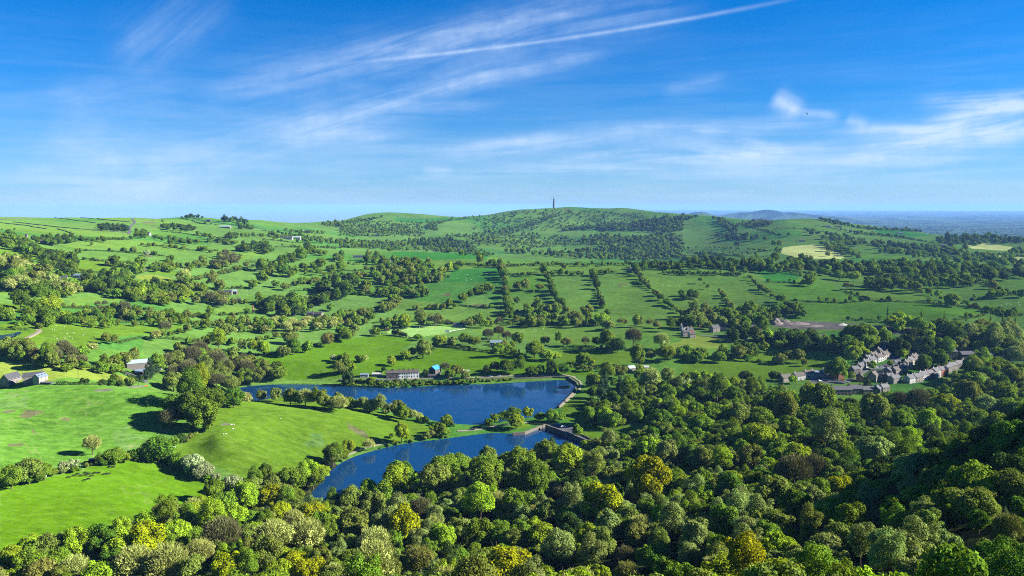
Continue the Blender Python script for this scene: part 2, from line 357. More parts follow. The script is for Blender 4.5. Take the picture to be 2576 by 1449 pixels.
# X0,Y0,X1,Y1 in the overview, half width in degrees, opacity, wobble, streakiness
STREAKS = [
 (560, 215, 1300, 62, 1.5, .42, .35, .75), (1150, 110, 1760, -30, 2.2, .42, .35, .8), (860, 150, 1500, 10, 1.1, .3, .4, .8),
 (880, 158, 2010, -6, .13, .62, 0, .25), (1000, 100, 1500, 20, .25, .2, .1, .6),
 (700, 345, 1300, 158, 1.15, .5, .3, .8), (1000, 245, 1560, 120, .7, .45, .3, .7), (250, 470, 1000, 270, 2.6, .34, .5, .55),
 (300, 165, 560, -20, 1.5, .34, .5, .75), (120, 270, 480, 200, 1.3, .22, .5, .7), (480, 235, 760, 200, .6, .2, .3, .7), (-40, 262, 300, 232, .5, .16, .2, .6),
 (120, 330, 330, 420, 1.8, .3, .5, .4), (-60, 450, 500, 430, 3.0, .22, .5, .4),
 (900, 268, 1260, 262, .4, .28, .2, .7), (680, 352, 1000, 335, .7, .36, .3, .6), (980, 385, 1500, 348, .8, .32, .3, .7),
 (1120, 382, 1700, 322, .75, .5, .3, .6), (1500, 345, 2120, 300, .7, .5, .3, .6), (1700, 350, 1960, 388, .45, .42, .9, .6),
 (1290, 420, 2000, 372, .5, .4, .4, .85), (1720, 365, 1850, 395, .3, .5, .6, .8), (1850, 345, 1990, 380, .3, .5, .6, .8), (1400, 400, 1800, 350, .35, .4, .5, .9), (1000, 440, 2200, 395, .55, .26, .3, .6), (1840, 382, 2120, 372, .4, .5, .3, .6),
 (1060, 425, 1140, 428, .35, .4, .2, .5),
 (1670, 228, 1830, 198, .5, .35, .3, .7), (1945, 243, 2015, 282, .65, .9, .15, .35), (1990, 276, 2110, 294, .28, .55, .1, .4),
 (2130, 297, 2180, 320, .42, .75, .1, .4), (2165, 318, 2360, 326, .28, .55, .1, .4), (2310, 262, 2620, 240, .45, .75, .4, .9),
 (2330, 305, 2640, 255, .55, .85, .35, .9), (2380, 275, 2640, 262, .35, .7, .4, .9), (2300, 335, 2640, 290, .5, .7, .35, .9), (2130, 385, 2640, 310, .75, .75, .4, .85), (2200, 360, 2640, 335, .6, .7, .35, .85), (2100, 330, 2500, 322, .25, .5, .3, .7),
 (2080, 392, 2640, 355, .8, .5, .3, .7), (1500, 440, 2640, 400, 1.2, .3, .3, .5)]
for x0, y0, x1, y1, w, op, wb, st in STREAKS:
    a0, e0 = skypt(x0, y0); a1, e1 = skypt(x1, y1)
    dx, dy = a1 - a0, e1 - e0; L = math.hypot(dx, dy); dx /= L; dy /= L; ang = math.degrees(math.atan2(dy, dx))
    # along = (az-a0)*dx + (el-e0)*dy ; across = -(az-a0)*dy + (el-e0)*dx
    al = n.m('MULTIPLY_ADD', az, dx, n.m('MULTIPLY_ADD', el, dy, -(a0 * dx + e0 * dy)))
    ac = n.m('MULTIPLY_ADD', az, -dy, n.m('MULTIPLY_ADD', el, dx, a0 * dy - e0 * dx))
    if wb: ac = n.m('MULTIPLY_ADD', wobv, wb * w * .6, ac)
    q = n.m('DIVIDE', ac, w); g = n.m('POWER', 2.718, n.m('MULTIPLY', n.m('MULTIPLY', q, q), -1))
    t = n.m('DIVIDE', al, L)
    e = n.m('MULTIPLY', n.sm(t, -.12, .25), n.sm(t, .72, 1.12, 1, 0))
    sn = n.m('MULTIPLY_ADD', streaknoise(ang), st, 1 - st)
    o = n.m('MULTIPLY', n.m('MULTIPLY', g, e), n.m('MULTIPLY', sn, op * .62))
    total = o if total is None else n.m('ADD', total, o)
total = n.m('MULTIPLY', total, n.m('MULTIPLY_ADD', finev, 1.6, .2))
total = n.m('MULTIPLY', total, n.m('GREATER_THAN', Y, 0.05))
# thin veil low in the sky
veil = n.m('MULTIPLY', n.sm(el, 15.5, 2), n.m('MULTIPLY_ADD', n.m('MULTIPLY', streaknoise(3), wob.outputs[0]), .7, .28))
total = n.m('ADD', total, n.m('MULTIPLY', veil, VEIL))
total = n.m('ADD', total, n.m('MULTIPLY', n.sm(el, 8, -1), .34))
total = n.m('MINIMUM', total, .9)
cl = n.mix(total, hsv.outputs[0], CLOUD_COL)
n.put(bg.inputs[0], cl); bg.inputs[1].default_value = SKY_STR

sun_d = bpy.data.lights.new('sun', 'SUN'); sun_d.energy = 5.0; sun_d.angle = R(.5); sun_d.color = (1, .95, .86)
sun = bpy.data.objects.new('sun', sun_d); COL.objects.link(sun)
sun.rotation_euler = (R(90 - SUN_EL), 0, R(-SUN_AZ) + math.pi)   # checked below
from mathutils import Vector
sd = Vector((math.sin(R(SUN_AZ)) * math.cos(R(SUN_EL)), math.cos(R(SUN_AZ)) * math.cos(R(SUN_EL)), math.sin(R(SUN_EL))))
sun.rotation_euler = sd.to_track_quat('Z', 'Y').to_euler(); sun.location = sd * 500

if HAZE:
    m, n, out = new_mat('haze_air')
    pv = n.n('ShaderNodeVolumePrincipled'); pv.inputs['Color'].default_value = HAZE_COL; pv.inputs['Density'].default_value = HAZE_D; pv.inputs['Anisotropy'].default_value = .0
    n.L.new(pv.outputs[0], out.inputs['Volume'])
    b = MB().box((21000, 23000, 64), (74000, 77000, 398)); hzo = b.obj('haze', m); tag(hzo, 'thin blue evening haze lying over the whole valley and plain', 'haze', kind='stuff')

# ------------------------------------------------------------------ the land as one sheet
aa = np.r_[np.arange(-180, -44, 8), np.linspace(-44, -36.5, 40), np.linspace(-36.4, 36.4, 980), np.linspace(36.5, 44, 40), np.arange(52, 180, 8)]
aa = R(1) * aa
LL = np.r_[np.linspace(math.log(4), math.log(340), 110), np.linspace(math.log(340), math.log(900), 420)[1:], np.linspace(math.log(900), math.log(4600), 480)[1:], np.linspace(math.log(4600), math.log(20000), 130)[1:], np.linspace(math.log(20000), math.log(60000), 25)[1:]]
DD = np.exp(LL)
na, nl = len(aa), len(DD)
lef = np.clip((R(7) - aa) / R(8), 0, 1); lef = np.maximum(lef, np.clip((aa - R(42)) / R(3), 0, 1)); lef = lef * lef * (3 - 2 * lef)
D2 = np.where(DD[None] > 9000, 9000 + (DD[None] - 9000) * (1 - lef[:, None] * .905), DD[None])   # the hills beyond close the view on this side
GX = (np.sin(aa)[:, None] * D2).ravel(); GY = (np.cos(aa)[:, None] * D2).ravel()
GZ = height(GX, GY)
idx = np.arange(na * nl).reshape(na, nl)
i2 = np.roll(idx, -1, 0)
F = np.stack([idx[:, :-1], idx[:, 1:], i2[:, 1:], i2[:, :-1]], -1).reshape(-1, 4)[:, ::-1]
cidx = na * nl
FC = np.stack([idx[:, 0], i2[:, 0], np.full(na, cidx)], -1)[:, ::-1]
verts = np.c_[np.r_[GX, 0], np.r_[GY, 0], np.r_[GZ, 187.0]]

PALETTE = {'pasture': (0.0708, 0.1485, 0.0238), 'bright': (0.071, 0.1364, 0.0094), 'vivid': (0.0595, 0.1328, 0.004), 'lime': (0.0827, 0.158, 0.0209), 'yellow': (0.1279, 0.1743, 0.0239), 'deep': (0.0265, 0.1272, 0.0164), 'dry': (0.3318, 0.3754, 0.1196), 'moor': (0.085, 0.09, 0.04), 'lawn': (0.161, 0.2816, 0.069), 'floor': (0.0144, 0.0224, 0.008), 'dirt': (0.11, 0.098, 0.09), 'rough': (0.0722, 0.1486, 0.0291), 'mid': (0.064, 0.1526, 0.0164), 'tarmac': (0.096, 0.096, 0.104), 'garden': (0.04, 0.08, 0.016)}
FIELDS = [
 # tile, colour, roughness of the turf, polygon
 ('D', 'mid', .7, [(0, 965), (60, 955), (420, 990), (560, 1030), (520, 1120), (420, 1130), (300, 1150), (0, 1190)]),
 (4, 'moor', .9, [(0, 190), (250, 205), (420, 225), (700, 275), (640, 300), (400, 265), (200, 265), (0, 235)]),
 (4, 'rough', .9, [(0, 60), (210, 90), (200, 190), (0, 190)]),
 (4, 'moor', .8, [(240, 350), (300, 340), (480, 390), (440, 400), (250, 380)]), (4, 'moor', .8, [(60, 450), (180, 455), (170, 475), (60, 475)]),
 (4, 'rough', .9, [(700, 350), (1000, 320), (1250, 350), (1350, 400), (1050, 480), (900, 520), (850, 400)]),
 ('D', 'vivid', .25, [(0, 1225), (150, 1195), (320, 1150), (470, 1140), (540, 1200), (600, 1260), (500, 1330), (300, 1380), (100, 1400), (0, 1420)]),
 ('D', 'bright', .35, [(415, 1140), (530, 1060), (570, 1012), (640, 1000), (760, 1008), (900, 1022), (1050, 1060), (1110, 1085), (1000, 1112), (900, 1128), (860, 1145), (790, 1190), (760, 1200), (700, 1215), (620, 1205), (560, 1180), (500, 1165)]),
 (4, 'rough', .8, [(2150, 370), (2250, 350), (2420, 390), (2440, 480), (2300, 480), (2170, 440)]),
 (5, 'moor', 1, [(50, 300), (170, 290), (150, 320), (210, 400), (200, 420), (120, 380), (60, 340)]),
 (4, 'dirt', .6, [(1650, 308), (1690, 300), (1722, 305), (1715, 318), (1665, 318)]),
 (4, 'dirt', .6, [(705, 55), (760, 48), (850, 44), (850, 52), (780, 62), (710, 64)]), (4, 'dirt', .6, [(930, 30), (1000, 22), (1090, 20), (1080, 30), (1000, 38)]),
 (2, 'vivid', .2, [(0, 1115), (300, 1090), (500, 1110), (560, 1130), (450, 1200), (530, 1280), (700, 1190), (850, 1180), (1200, 1225), (1500, 1260), (1900, 1330), (1900, 1390), (1000, 1370), (700, 1340), (130, 1390), (0, 1390)]),
 (1, 'vivid', .2, [(1900, 1290), (2300, 1170), (2574, 1120), (2574, 1300), (2574, 1400), (2150, 1425), (2000, 1330)]),
 (2, 'lawn', .1, [(350, 1070), (360, 1030), (450, 1015), (700, 1015), (830, 1025), (900, 1036), (780, 1078), (520, 1105), (400, 1095)]),
 (2, 'lime', .35, [(930, 1060), (1100, 1022), (1400, 1012), (1800, 1020), (1980, 1060), (1900, 1170), (1400, 1130), (1200, 1080)]),
 (2, 'bright', .2, [(1650, 1200), (2200, 1215), (2200, 1290), (1950, 1330), (1700, 1300), (1600, 1240)]),
 (2, 'deep', .2, [(370, 480), (700, 462), (950, 470), (1130, 490), (1100, 520), (700, 522), (430, 505)]),
 (2, 'lime', .4, [(1240, 570), (1520, 565), (2150, 560), (2180, 600), (1540, 600), (1260, 620)]),
 (2, 'mid', .4, [(1240, 620), (1540, 640), (1560, 780), (1260, 800)]),
 (2, 'deep', .4, [(850, 600), (1200, 580), (1210, 700), (1050, 690), (760, 690)]),
 (2, 'rough', .8, [(1000, 790), (1240, 780), (1250, 880), (1050, 900), (880, 860)]), (2, 'moor', .9, [(900, 850), (1200, 855), (1210, 868), (950, 872)]),
 (2, 'moor', .9, [(2080, 695), (2180, 690), (2170, 720), (2090, 725)]), (2, 'moor', .9, [(700, 775), (820, 770), (830, 790), (720, 795)]),
 (2, 'lime', .3, [(960, 350), (1150, 340), (1780, 380), (1700, 400), (1000, 410)]), (2, 'pasture', .3, [(0, 430), (340, 430), (340, 465), (0, 470)]),
 (2, 'moor', .6, [(1560, 125), (1680, 128), (1760, 150), (1650, 165), (1560, 190), (1480, 220), (1400, 240), (1500, 190), (1600, 150)]),
 (2, 'lime', .3, [(1450, 290), (1650, 215), (1860, 215), (1880, 240), (1700, 290), (1560, 330)]), (2, 'deep', .4, [(400, 205), (700, 210), (1100, 195), (1080, 215), (700, 240), (420, 230)]),
 (1, 'yellow', .3, [(0, 1250), (400, 1290), (700, 1340), (960, 1400), (900, 1449), (350, 1449), (0, 1420)]),
 (1, 'yellow', .3, [(1000, 640), (1150, 627), (1300, 660), (1280, 700), (1150, 690), (1050, 670)]), (1, 'lime', .3, [(500, 815), (700, 790), (930, 800), (900, 840), (700, 845), (520, 842)]),
 (1, 'lime', .3, [(1620, 885), (1900, 860), (2010, 880), (1900, 925), (1640, 940)]), (1, 'lime', .3, [(450, 850), (680, 850), (680, 885), (460, 880)]),
 (1, 'bright', .3, [(0, 1000), (800, 1005), (1500, 1015), (1150, 1080), (800, 1110), (600, 1180), (250, 1160), (0, 1110)]),
 (1, 'bright', .25, [(560, 530), (640, 522), (960, 560), (920, 605), (560, 605), (540, 570)]), (1, 'bright', .25, [(0, 440), (200, 440), (320, 500), (300, 525), (100, 480), (0, 470)]),
 (1, 'bright', .25, [(1080, 600), (1200, 590), (1340, 610), (1330, 640), (1150, 625)]), (1, 'lime', .3, [(0, 735), (150, 735), (150, 775), (0, 775)]),
 (1, 'bright', .25, [(0, 845), (170, 860), (260, 880), (140, 920), (0, 900)]),
 (1, 'moor', .8, [(1045, 208), (1130, 205), (1160, 225), (1180, 300), (1150, 300), (1100, 260), (1060, 235)]),
 (1, 'lime', .35, [(0, 228), (100, 230), (600, 285), (960, 318), (1000, 350), (900, 355), (500, 335), (200, 320), (0, 290)]),
 (1, 'lime', .35, [(420, 400), (800, 370), (1080, 385), (1100, 400), (950, 430), (600, 440)]),
 (1, 'moor', .5, [(1000, 470), (1180, 480), (1240, 495), (1150, 500), (1000, 490)]),
 (1, 'lime', .4, [(1640, 530), (1900, 460), (2040, 460), (1850, 520), (1650, 570)]),
 (3, 'dry', .3, [(760, 430), (860, 415), (1000, 405), (1180, 450), (1230, 495), (1200, 515), (900, 518), (740, 470)]), (3, 'dry', .3, [(2120, 400), (2300, 395), (2500, 425), (2480, 450), (2200, 440)]),
 (3, 'dry', .3, [(2300, 480), (2574, 500), (2574, 530), (2350, 510)]),
 (3, 'bright', .25, [(0, 1290), (300, 1270), (560, 1240), (700, 1165), (1200, 1190), (1080, 1290), (1100, 1330), (900, 1370), (640, 1425), (540, 1449), (280, 1449), (0, 1440)]),
 (3, 'yellow', .4, [(0, 1110), (150, 1090), (540, 1120), (520, 1140), (350, 1150), (330, 1190), (100, 1180), (0, 1200)]), (2, 'yellow', .4, [(2420, 1170), (2574, 1130), (2574, 1230), (2500, 1240)]),
 (3, 'deep', .35, [(550, 590), (790, 600), (900, 640), (850, 685), (640, 682)]), (3, 'mid', .35, [(650, 700), (1040, 680), (1200, 740), (1400, 825), (1220, 845), (820, 825), (700, 760)]),
 (3, 'lime', .3, [(1230, 745), (1400, 720), (1700, 740), (1860, 790), (1840, 830), (1420, 822)]), (3, 'mid', .35, [(900, 850), (1400, 835), (1800, 848), (2300, 905), (2050, 960), (1540, 990), (1250, 960), (1000, 975), (760, 975), (700, 950), (900, 930)]),
 (3, 'pasture', .35, [(2250, 820), (2574, 800), (2574, 930), (2350, 900)]), (3, 'deep', .3, [(1440, 290), (1700, 305), (1930, 340), (1700, 360), (1480, 330)]),
 (3, 'dirt', .8, [(655, 965), (720, 940), (800, 980), (1000, 985), (1300, 1000), (1600, 1022), (1900, 1050), (2120, 1062), (1950, 1095), (1600, 1080), (1200, 1045), (850, 1040), (690, 1020)]),
 (5, 'bright', .2, [(1655, 185), (1740, 120), (1800, 90), (1830, 200), (1860, 310), (1780, 300), (1690, 280)]), (5, 'bright', .2, [(1750, 345), (1900, 315), (2000, 300), (2260, 330), (2220, 380), (1900, 425)]),
 (5, 'bright', .3, [(1240, 345), (1260, 325), (1420, 300), (1480, 300), (1430, 320), (1390, 348)]), (5, 'tarmac', .3, [(1545, 303), (1700, 318), (1770, 335), (1745, 355), (1890, 432), (1850, 432), (1700, 375)]),
 (6, 'bright', .2, [(1250, 270), (1490, 280), (1500, 380), (1270, 410)]),
 (3, 'tarmac', .5, [(1560, 1215), (1630, 1210), (1640, 1260), (1600, 1330), (1480, 1345), (1470, 1320), (1570, 1290), (1580, 1240)]), (3, 'garden', .6, [(1350, 1350), (1700, 1350), (1640, 1430), (1330, 1440)]),
 (3, 'tarmac', .5, [(980, 1400), (1250, 1430), (1240, 1449), (960, 1449)]),
]
FIELD_W = []
for t, c, r, pts in FIELDS:
    FIELD_W.append((PALETTE[c], r, ground(t, pts), c))
# wood floor
WOODFLOOR = [on_plane('D', [(0, 0)], -1)[:0]]
Cc = np.zeros((len(verts), 4), np.float32); Cc[:] = PALETTE['pasture'] + (.45,)
Dv = np.hypot(verts[:, 0], verts[:, 1])
# gentle tint of unnamed fields: jittered cells
def cells(x, y, s, seed):
    best = np.full(x.shape, 1e9); val = np.zeros(x.shape)
    xi = np.floor(x / s); yi = np.floor(y / s)
    for di in (-1, 0, 1):
        for dj in (-1, 0, 1):
            cx, cy = xi + di, yi + dj
            h = np.abs(np.sin(cx * 127.1 + cy * 311.7 + seed) * 43758.5453) % 1; h2 = np.abs(np.sin(cx * 269.5 + cy * 183.3 + seed) * 24634.6345) % 1
            d = (x - (cx + h) * s) ** 2 + (y - (cy + h2) * s) ** 2
            m = d < best; best = np.where(m, d, best); val = np.where(m, (h * 7.3 + h2 * 3.1) % 1, val)
    return val
cv = cells(verts[:, 0], verts[:, 1] * .8, 170, 1.0)
alt = np.array([PALETTE['pasture'], PALETTE['lime'], PALETTE['mid'], PALETTE['pasture'], PALETTE['deep'], PALETTE['rough']])
kx = np.minimum((cv * 6).astype(int), 5)
Cc[:, :3] = Cc[:, :3] * .45 + alt[kx] * .55
for col, r, poly, cn in FIELD_W:
    lo = poly.min(0); hi = poly.max(0)
    m = np.nonzero((verts[:, 0] >= lo[0]) & (verts[:, 0] <= hi[0]) & (verts[:, 1] >= lo[1]) & (verts[:, 1] <= hi[1]))[0]
    if len(m) == 0: continue
    k = m[pip(verts[m, 0], verts[m, 1], poly)]
    if cn in ('moor', 'rough'):
        sc_ = 5 + np.hypot(*poly.mean(0)) / 150; k = k[vnoise(verts[k, 0] / sc_, verts[k, 1] / sc_, 8) * .6 + vnoise(verts[k, 0] / sc_ / 2.3, verts[k, 1] / sc_ / 2.3, 9) * .4 > (.57 if cn == 'moor' else .42)]
    Cc[k, :3] = col; Cc[k, 3] = r
# plain far away: dark woods and pale fields
pl = Dv > 4700
w = vnoise(verts[pl, 0] / 420, verts[pl, 1] / 420, 3) * .6 + vnoise(verts[pl, 0] / 140, verts[pl, 1] / 140, 4) * .4
wc = np.clip((w - .42) * 6, 0, 1)[:, None]
Cc[pl, :3] = (1 - wc) * np.array((.010, .018, .008)) + wc * np.array((.06, .10, .035))
# ------------------------------------------------------------------ trees: where, how wide, which colour
# colours: g deep, m mid, l light, y yellow, o olive, s sage, p pale budding, b brown twigs, r russet, w blossom, d dark, k conifer
SINGLES = {
5: '''60 130 90 m;20 140 80 o;150 150 70 p;110 150 70 o;220 150 110 m;270 170 80 m;340 160 75 d;390 190 75 p;430 215 70 m;470 230 100 m;560 240 75 p;600 252 50 p;1540 495 180 m;1345 555 230 m;1700 560 260 l;1440 700 360 g;1100 600 260 m;760 620 260 m;450 680 210 g;425 730 230 l;200 780 170 l;880 590 190 m;1235 600 150 m;700 740 250 o;1100 710 280 m;330 830 200 m;80 850 190 o;1050 900 290 l;1330 880 230 m;610 930 160 b;250 950 200 o;100 1060 250 o;480 1065 260 y;1650 810 150 b;1960 880 330 y;2320 720 340 y;2050 690 190 o;1900 650 190 o;2150 470 190 m;2310 505 180 l;2460 540 180 s;1850 500 120 o;2190 880 130 b;1560 950 200 o;1380 1000 160 s;1720 1060 200 d;2020 1060 230 s;2230 1130 200 r;1050 1130 230 m;760 1150 250 l;1500 1130 220 l;1320 1170 190 o;1250 1320 430 y;1650 1260 290 s;1900 1290 250 s;600 1330 220 r;820 1330 150 d;250 1200 250 p;250 1390 330 p;80 1330 160 m;400 1180 150 m;1000 1250 140 m;1540 1430 160 l;1950 1430 160 l;2150 1430 190 r;2140 1310 150 b;2350 1280 230 g;2480 1110 230 s;2450 1400 200 m;1780 440 90 m;
1160 230 80 m;1230 230 90 g;1300 220 130 g;1320 270 120 l;1410 220 80 l;1500 235 80 g;1590 230 110 m;1660 240 80 m;1120 285 80 g;750 340 100 m;790 350 80 m;700 330 70 l;385 390 40 m;460 410 115 l;215 510 90 p;60 590 110 l;20 530 90 m;690 410 60 p;
1860 240 120 m;1990 230 140 l;2050 270 120 m;1960 80 100 k;1900 60 90 g;2050 120 110 g;2170 80 140 m;2150 210 120 m;2220 230 110 m;2450 80 140 m;2400 250 160 g;2530 230 140 l;2190 380 90 m;2440 360 140 o;2540 60 110 m;2330 60 100 o;1990 20 80 k;2100 30 80 k''',
6: '''30 210 90 l;150 290 190 m;260 240 150 m;430 230 200 o;600 230 190 m;780 210 190 o;580 385 230 l;820 330 170 m;1050 300 190 m;1150 260 180 m;1100 400 240 s;900 420 160 m;870 530 210 l;1030 490 120 y;1200 470 170 m;1380 570 120 m;1450 490 230 s;1590 500 170 m;1715 465 170 l;160 570 190 o;310 600 170 l;520 560 170 o;570 720 150 m;180 830 190 l;360 780 210 g;850 650 240 b;1000 640 160 b;690 820 280 o;1200 750 210 y;860 960 230 g;1120 970 210 l;1000 870 190 s;1400 900 160 s;1530 820 150 m;1780 850 210 l;1600 940 190 l;2000 880 230 m;2200 900 260 o;2500 740 250 o;330 1050 250 m;130 1180 250 s;480 1220 250 s;60 1330 190 s;480 1380 340 y;740 1200 260 l;820 1170 130 y;700 1340 160 s;950 1180 160 o;1100 1200 250 s;1350 1130 160 m;1500 1050 170 b;1600 1100 190 m;1600 1240 330 s;1350 1250 210 s;1560 1360 280 s;1150 1340 270 s;1980 1180 180 s;2060 1000 150 m;2450 1110 170 r;1950 1390 210 m;2150 1400 190 m;2380 1420 230 m;2300 1250 170 o;2540 1150 110 r;140 90 100 g;270 70 150 g;400 80 160 g;530 60 120 m;730 120 210 g;960 80 150 l;1060 130 190 m;1220 170 240 g;1450 170 220 o;1560 100 130 m;1640 120 120 b;1780 130 150 b;1990 120 180 l;2150 90 150 o;2300 130 190 s;2420 90 150 m;1530 310 110 g;1650 280 170 m;1860 300 150 l;2180 220 190 m;2450 130 210 m;2400 250 250 m;2530 200 150 m;1370 220 110 m;2240 1040 130 g''',
4: '''1180 470 190 g;1340 560 130 m;1440 600 140 w;1520 630 140 w;1620 690 80 w;1740 735 150 w;1840 750 100 m;1330 140 200 g;1430 70 190 g;1450 190 220 g;1560 110 210 g;1500 20 150 l;1530 220 200 m;1280 260 140 b;1750 90 140 g;1840 110 90 p;1960 80 80 o;2070 80 90 o;2180 90 110 m;2290 100 120 p;2380 130 100 m;2440 130 100 m;2540 140 100 o;210 630 170 o;80 680 150 m;330 650 110 m;480 620 80 w;550 610 70 w;780 570 60 w;860 530 120 m;690 460 110 p;2510 520 150 g;2180 700 200 m;2300 680 180 l;2350 800 160 m;2400 640 140 l;2500 640 120 p;2060 730 160 o;2030 850 190 y;1830 860 190 l;1900 780 190 o;1680 880 170 m;1600 800 150 m;1750 980 190 l;1560 960 160 l;1450 930 190 l;1350 960 150 o;2100 960 150 y;2340 940 210 y;2490 900 150 g;1190 960 100 r;930 1050 150 o;1100 1030 170 l;1250 1020 170 m;1400 1050 190 m;1300 1120 210 l;1600 1050 210 l;1420 1130 160 m;1080 1190 290 y;1300 1200 190 m;750 1200 190 g;560 1220 190 l;230 1210 170 l;380 1230 190 o;80 1300 170 l;220 1350 210 m;420 1330 190 m;640 1330 170 m;1660 1150 270 b;1860 1130 150 o;2050 1140 280 p;2300 1130 260 p;2480 1120 190 m;2200 1040 150 p;1250 1340 290 p;1000 1380 240 p;1500 1280 190 p;1450 1400 230 o;1700 1370 230 y;1860 1400 170 m;2000 1300 230 o;2200 1310 210 y;2400 1330 190 o;2300 1420 240 y;2500 1420 160 p;560 1400 190 p;300 1430 190 r;1360 400 70 d;1310 430 60 m;1560 300 80 m;900 1120 150 l''',
1: '''785 1000 50 m;795 1120 60 o;860 1120 60 o;620 1200 80 m;690 1170 80 p;1010 1200 70 o;1345 1180 90 o;1640 1130 120 l;1700 1030 90 o;1240 1030 80 b;2180 1090 100 o;2460 1110 100 r;215 1120 28 m;145 990 55 m;290 1000 50 m;2200 1160 110 g;2310 1160 90 m;1170 1080 70 p;1820 1170 80 o;1750 1210 90 o;1900 1190 80 l;1970 1180 100 l;2130 1190 90 o;150 800 120 g;270 750 110 g;400 770 90 m;380 830 130 l;250 840 60 g;2120 480 140 g;2120 570 110 g;2180 500 90 g;2260 470 100 m;1960 520 130 m;855 515 75 g;1060 525 75 m;1000 440 45 o;1280 495 55 g;1535 430 42 m;1585 445 34 m;590 440 45 m;1100 465 40 w;1030 585 85 m;1380 640 85 p;1080 590 36 w;1590 690 85 o;1650 700 75 o;1900 690 75 m;1970 640 85 m;2070 690 60 m;2140 710 60 o;2410 520 85 m;2490 580 65 m;2560 550 75 m;650 900 50 l;470 920 80 l;870 1400 70 o;1100 1390 60 k;1130 1360 90 k;1620 1250 170 b;1480 1380 130 l;1300 1400 150 o;2080 1330 90 g;1180 1340 60 k;2540 1330 90 o;2500 1250 50 w;2550 1250 60 m;2480 870 60 m;690 400 24 m;1220 230 22 m;2060 360 22 m;1150 960 30 m;1280 580 50 m''',
2: '''1140 525 60 g;1050 510 60 m;900 540 60 m;870 565 60 g;580 620 80 g;640 610 60 g;765 590 65 l;815 570 70 l;720 640 70 g;350 570 60 g;920 790 75 m;1060 725 80 m;1110 720 80 m;1020 745 60 g;980 760 50 g;820 840 60 m;1325 820 50 g;1500 820 28 g;1445 755 26 g;1330 710 70 o;1390 700 70 o;1500 710 60 o;1680 570 45 o;1450 370 42 m;1350 380 30 m;1500 385 28 m;1160 360 36 m;480 970 105 l;600 960 105 o;740 960 80 o;970 970 85 o;1080 980 80 m;1430 970 90 m;1500 960 65 b;1965 950 95 l;2005 900 65 g;2010 990 90 o;1760 930 110 o;1850 900 90 o;265 1040 80 m;345 1000 80 g;350 1045 45 b;585 1090 60 m;740 1110 95 l;620 1170 140 o;490 1220 80 l;545 1200 70 l;150 1240 75 m;190 1260 45 p;385 1270 75 l;840 1120 80 o;930 1100 95 m;1000 1110 95 m;1110 1080 85 b;1190 1060 85 b;1250 1090 75 b;1330 1110 95 m;1180 1190 95 m;1270 1190 80 m;1320 1215 65 m;1460 1170 130 m;1550 1210 110 l;1610 1220 85 l;1640 1120 70 m;1700 1120 85 o;1540 1110 75 o;1840 1130 60 b;1925 1120 75 d;2000 1120 130 m;2085 1140 110 d;2200 1110 120 b;2410 1120 115 p;2440 1200 125 m;2230 1240 120 m;2320 1220 75 o;2380 1200 65 m;2550 1220 75 m;1820 1250 95 m;1885 1290 65 l;1100 1345 65 d;1160 1310 80 d;1245 1310 115 g;1350 1310 105 g;1440 1335 95 g;1505 1335 75 g;1590 1330 95 g;1680 1325 95 g;20 1330 75 o;85 1320 75 l;325 1340 34 d;390 1352 36 d;785 1325 75 b;870 1335 90 o;820 1365 70 m;940 1375 75 o;640 1370 50 d;690 1375 34 l;2000 1385 130 m;2090 1340 110 o;2240 1375 85 m;2330 1415 150 p;2460 1375 120 o;2250 1325 60 l;1900 1425 130 m;2150 1430 90 m;1600 1345 60 d;60 1410 90 d;230 1410 60 m''',
3: '''418 390 42 d;630 350 38 g;700 380 56 m;740 400 50 m;730 450 48 m;810 320 32 g;1190 590 115 m;1300 600 115 l;970 630 95 m;890 590 60 o;960 670 75 m;385 595 48 m;480 600 38 o;1240 720 48 b;1275 715 40 b;1775 720 65 o;1860 750 46 m;1930 780 56 m;2040 790 100 m;2045 830 60 o;2340 690 66 o;2390 750 75 m;2330 770 56 m;2560 760 56 g;1865 830 38 m;2310 870 56 m;2205 860 38 b;600 1090 75 l;645 1075 85 l;730 1080 75 l;800 1090 65 m;905 1090 85 m;990 1100 75 l;1080 1110 65 m;1260 1110 80 m;1340 1120 95 m;1445 1120 90 l;1400 1080 120 m;1240 1070 90 o;1530 1090 95 m;1290 1220 115 l;1370 1200 80 l;1865 1070 80 l;1760 1100 110 d;2000 1140 140 l;2080 1110 110 d;1660 1195 85 l;1780 1185 85 p;1705 1165 45 m;1820 1300 110 g;1930 1260 120 g;1985 1270 80 g;745 1245 90 o;810 1230 90 o;880 1230 95 o;925 1285 50 o;435 1200 110 o;500 1210 75 o;615 1160 75 m;1180 1310 150 m;1130 1340 110 o;705 1370 85 d;480 1370 100 d;255 1415 46 k;190 1390 85 l;100 1380 85 l;30 1400 75 m;380 1040 75 m;490 1060 75 m;1560 100 0 m;1570 1290 45 m;1430 1300 60 m;2420 1320 140 m;2250 1380 170 s;2340 1290 150 g;2500 1400 140 o;1100 470 36 o;60 960 110 g;2150 930 0 m;1400 1440 60 d;1280 1410 60 o;840 1410 60 l'''}
POPLARS = [(3, 1550, 925, 118), (3, 1632, 950, 100), (3, 1802, 945, 90), (3, 1973, 962, 90), (3, 2139, 958, 75), (3, 2320, 985, 85), (3, 2413, 980, 95), (3, 2506, 998, 85)]
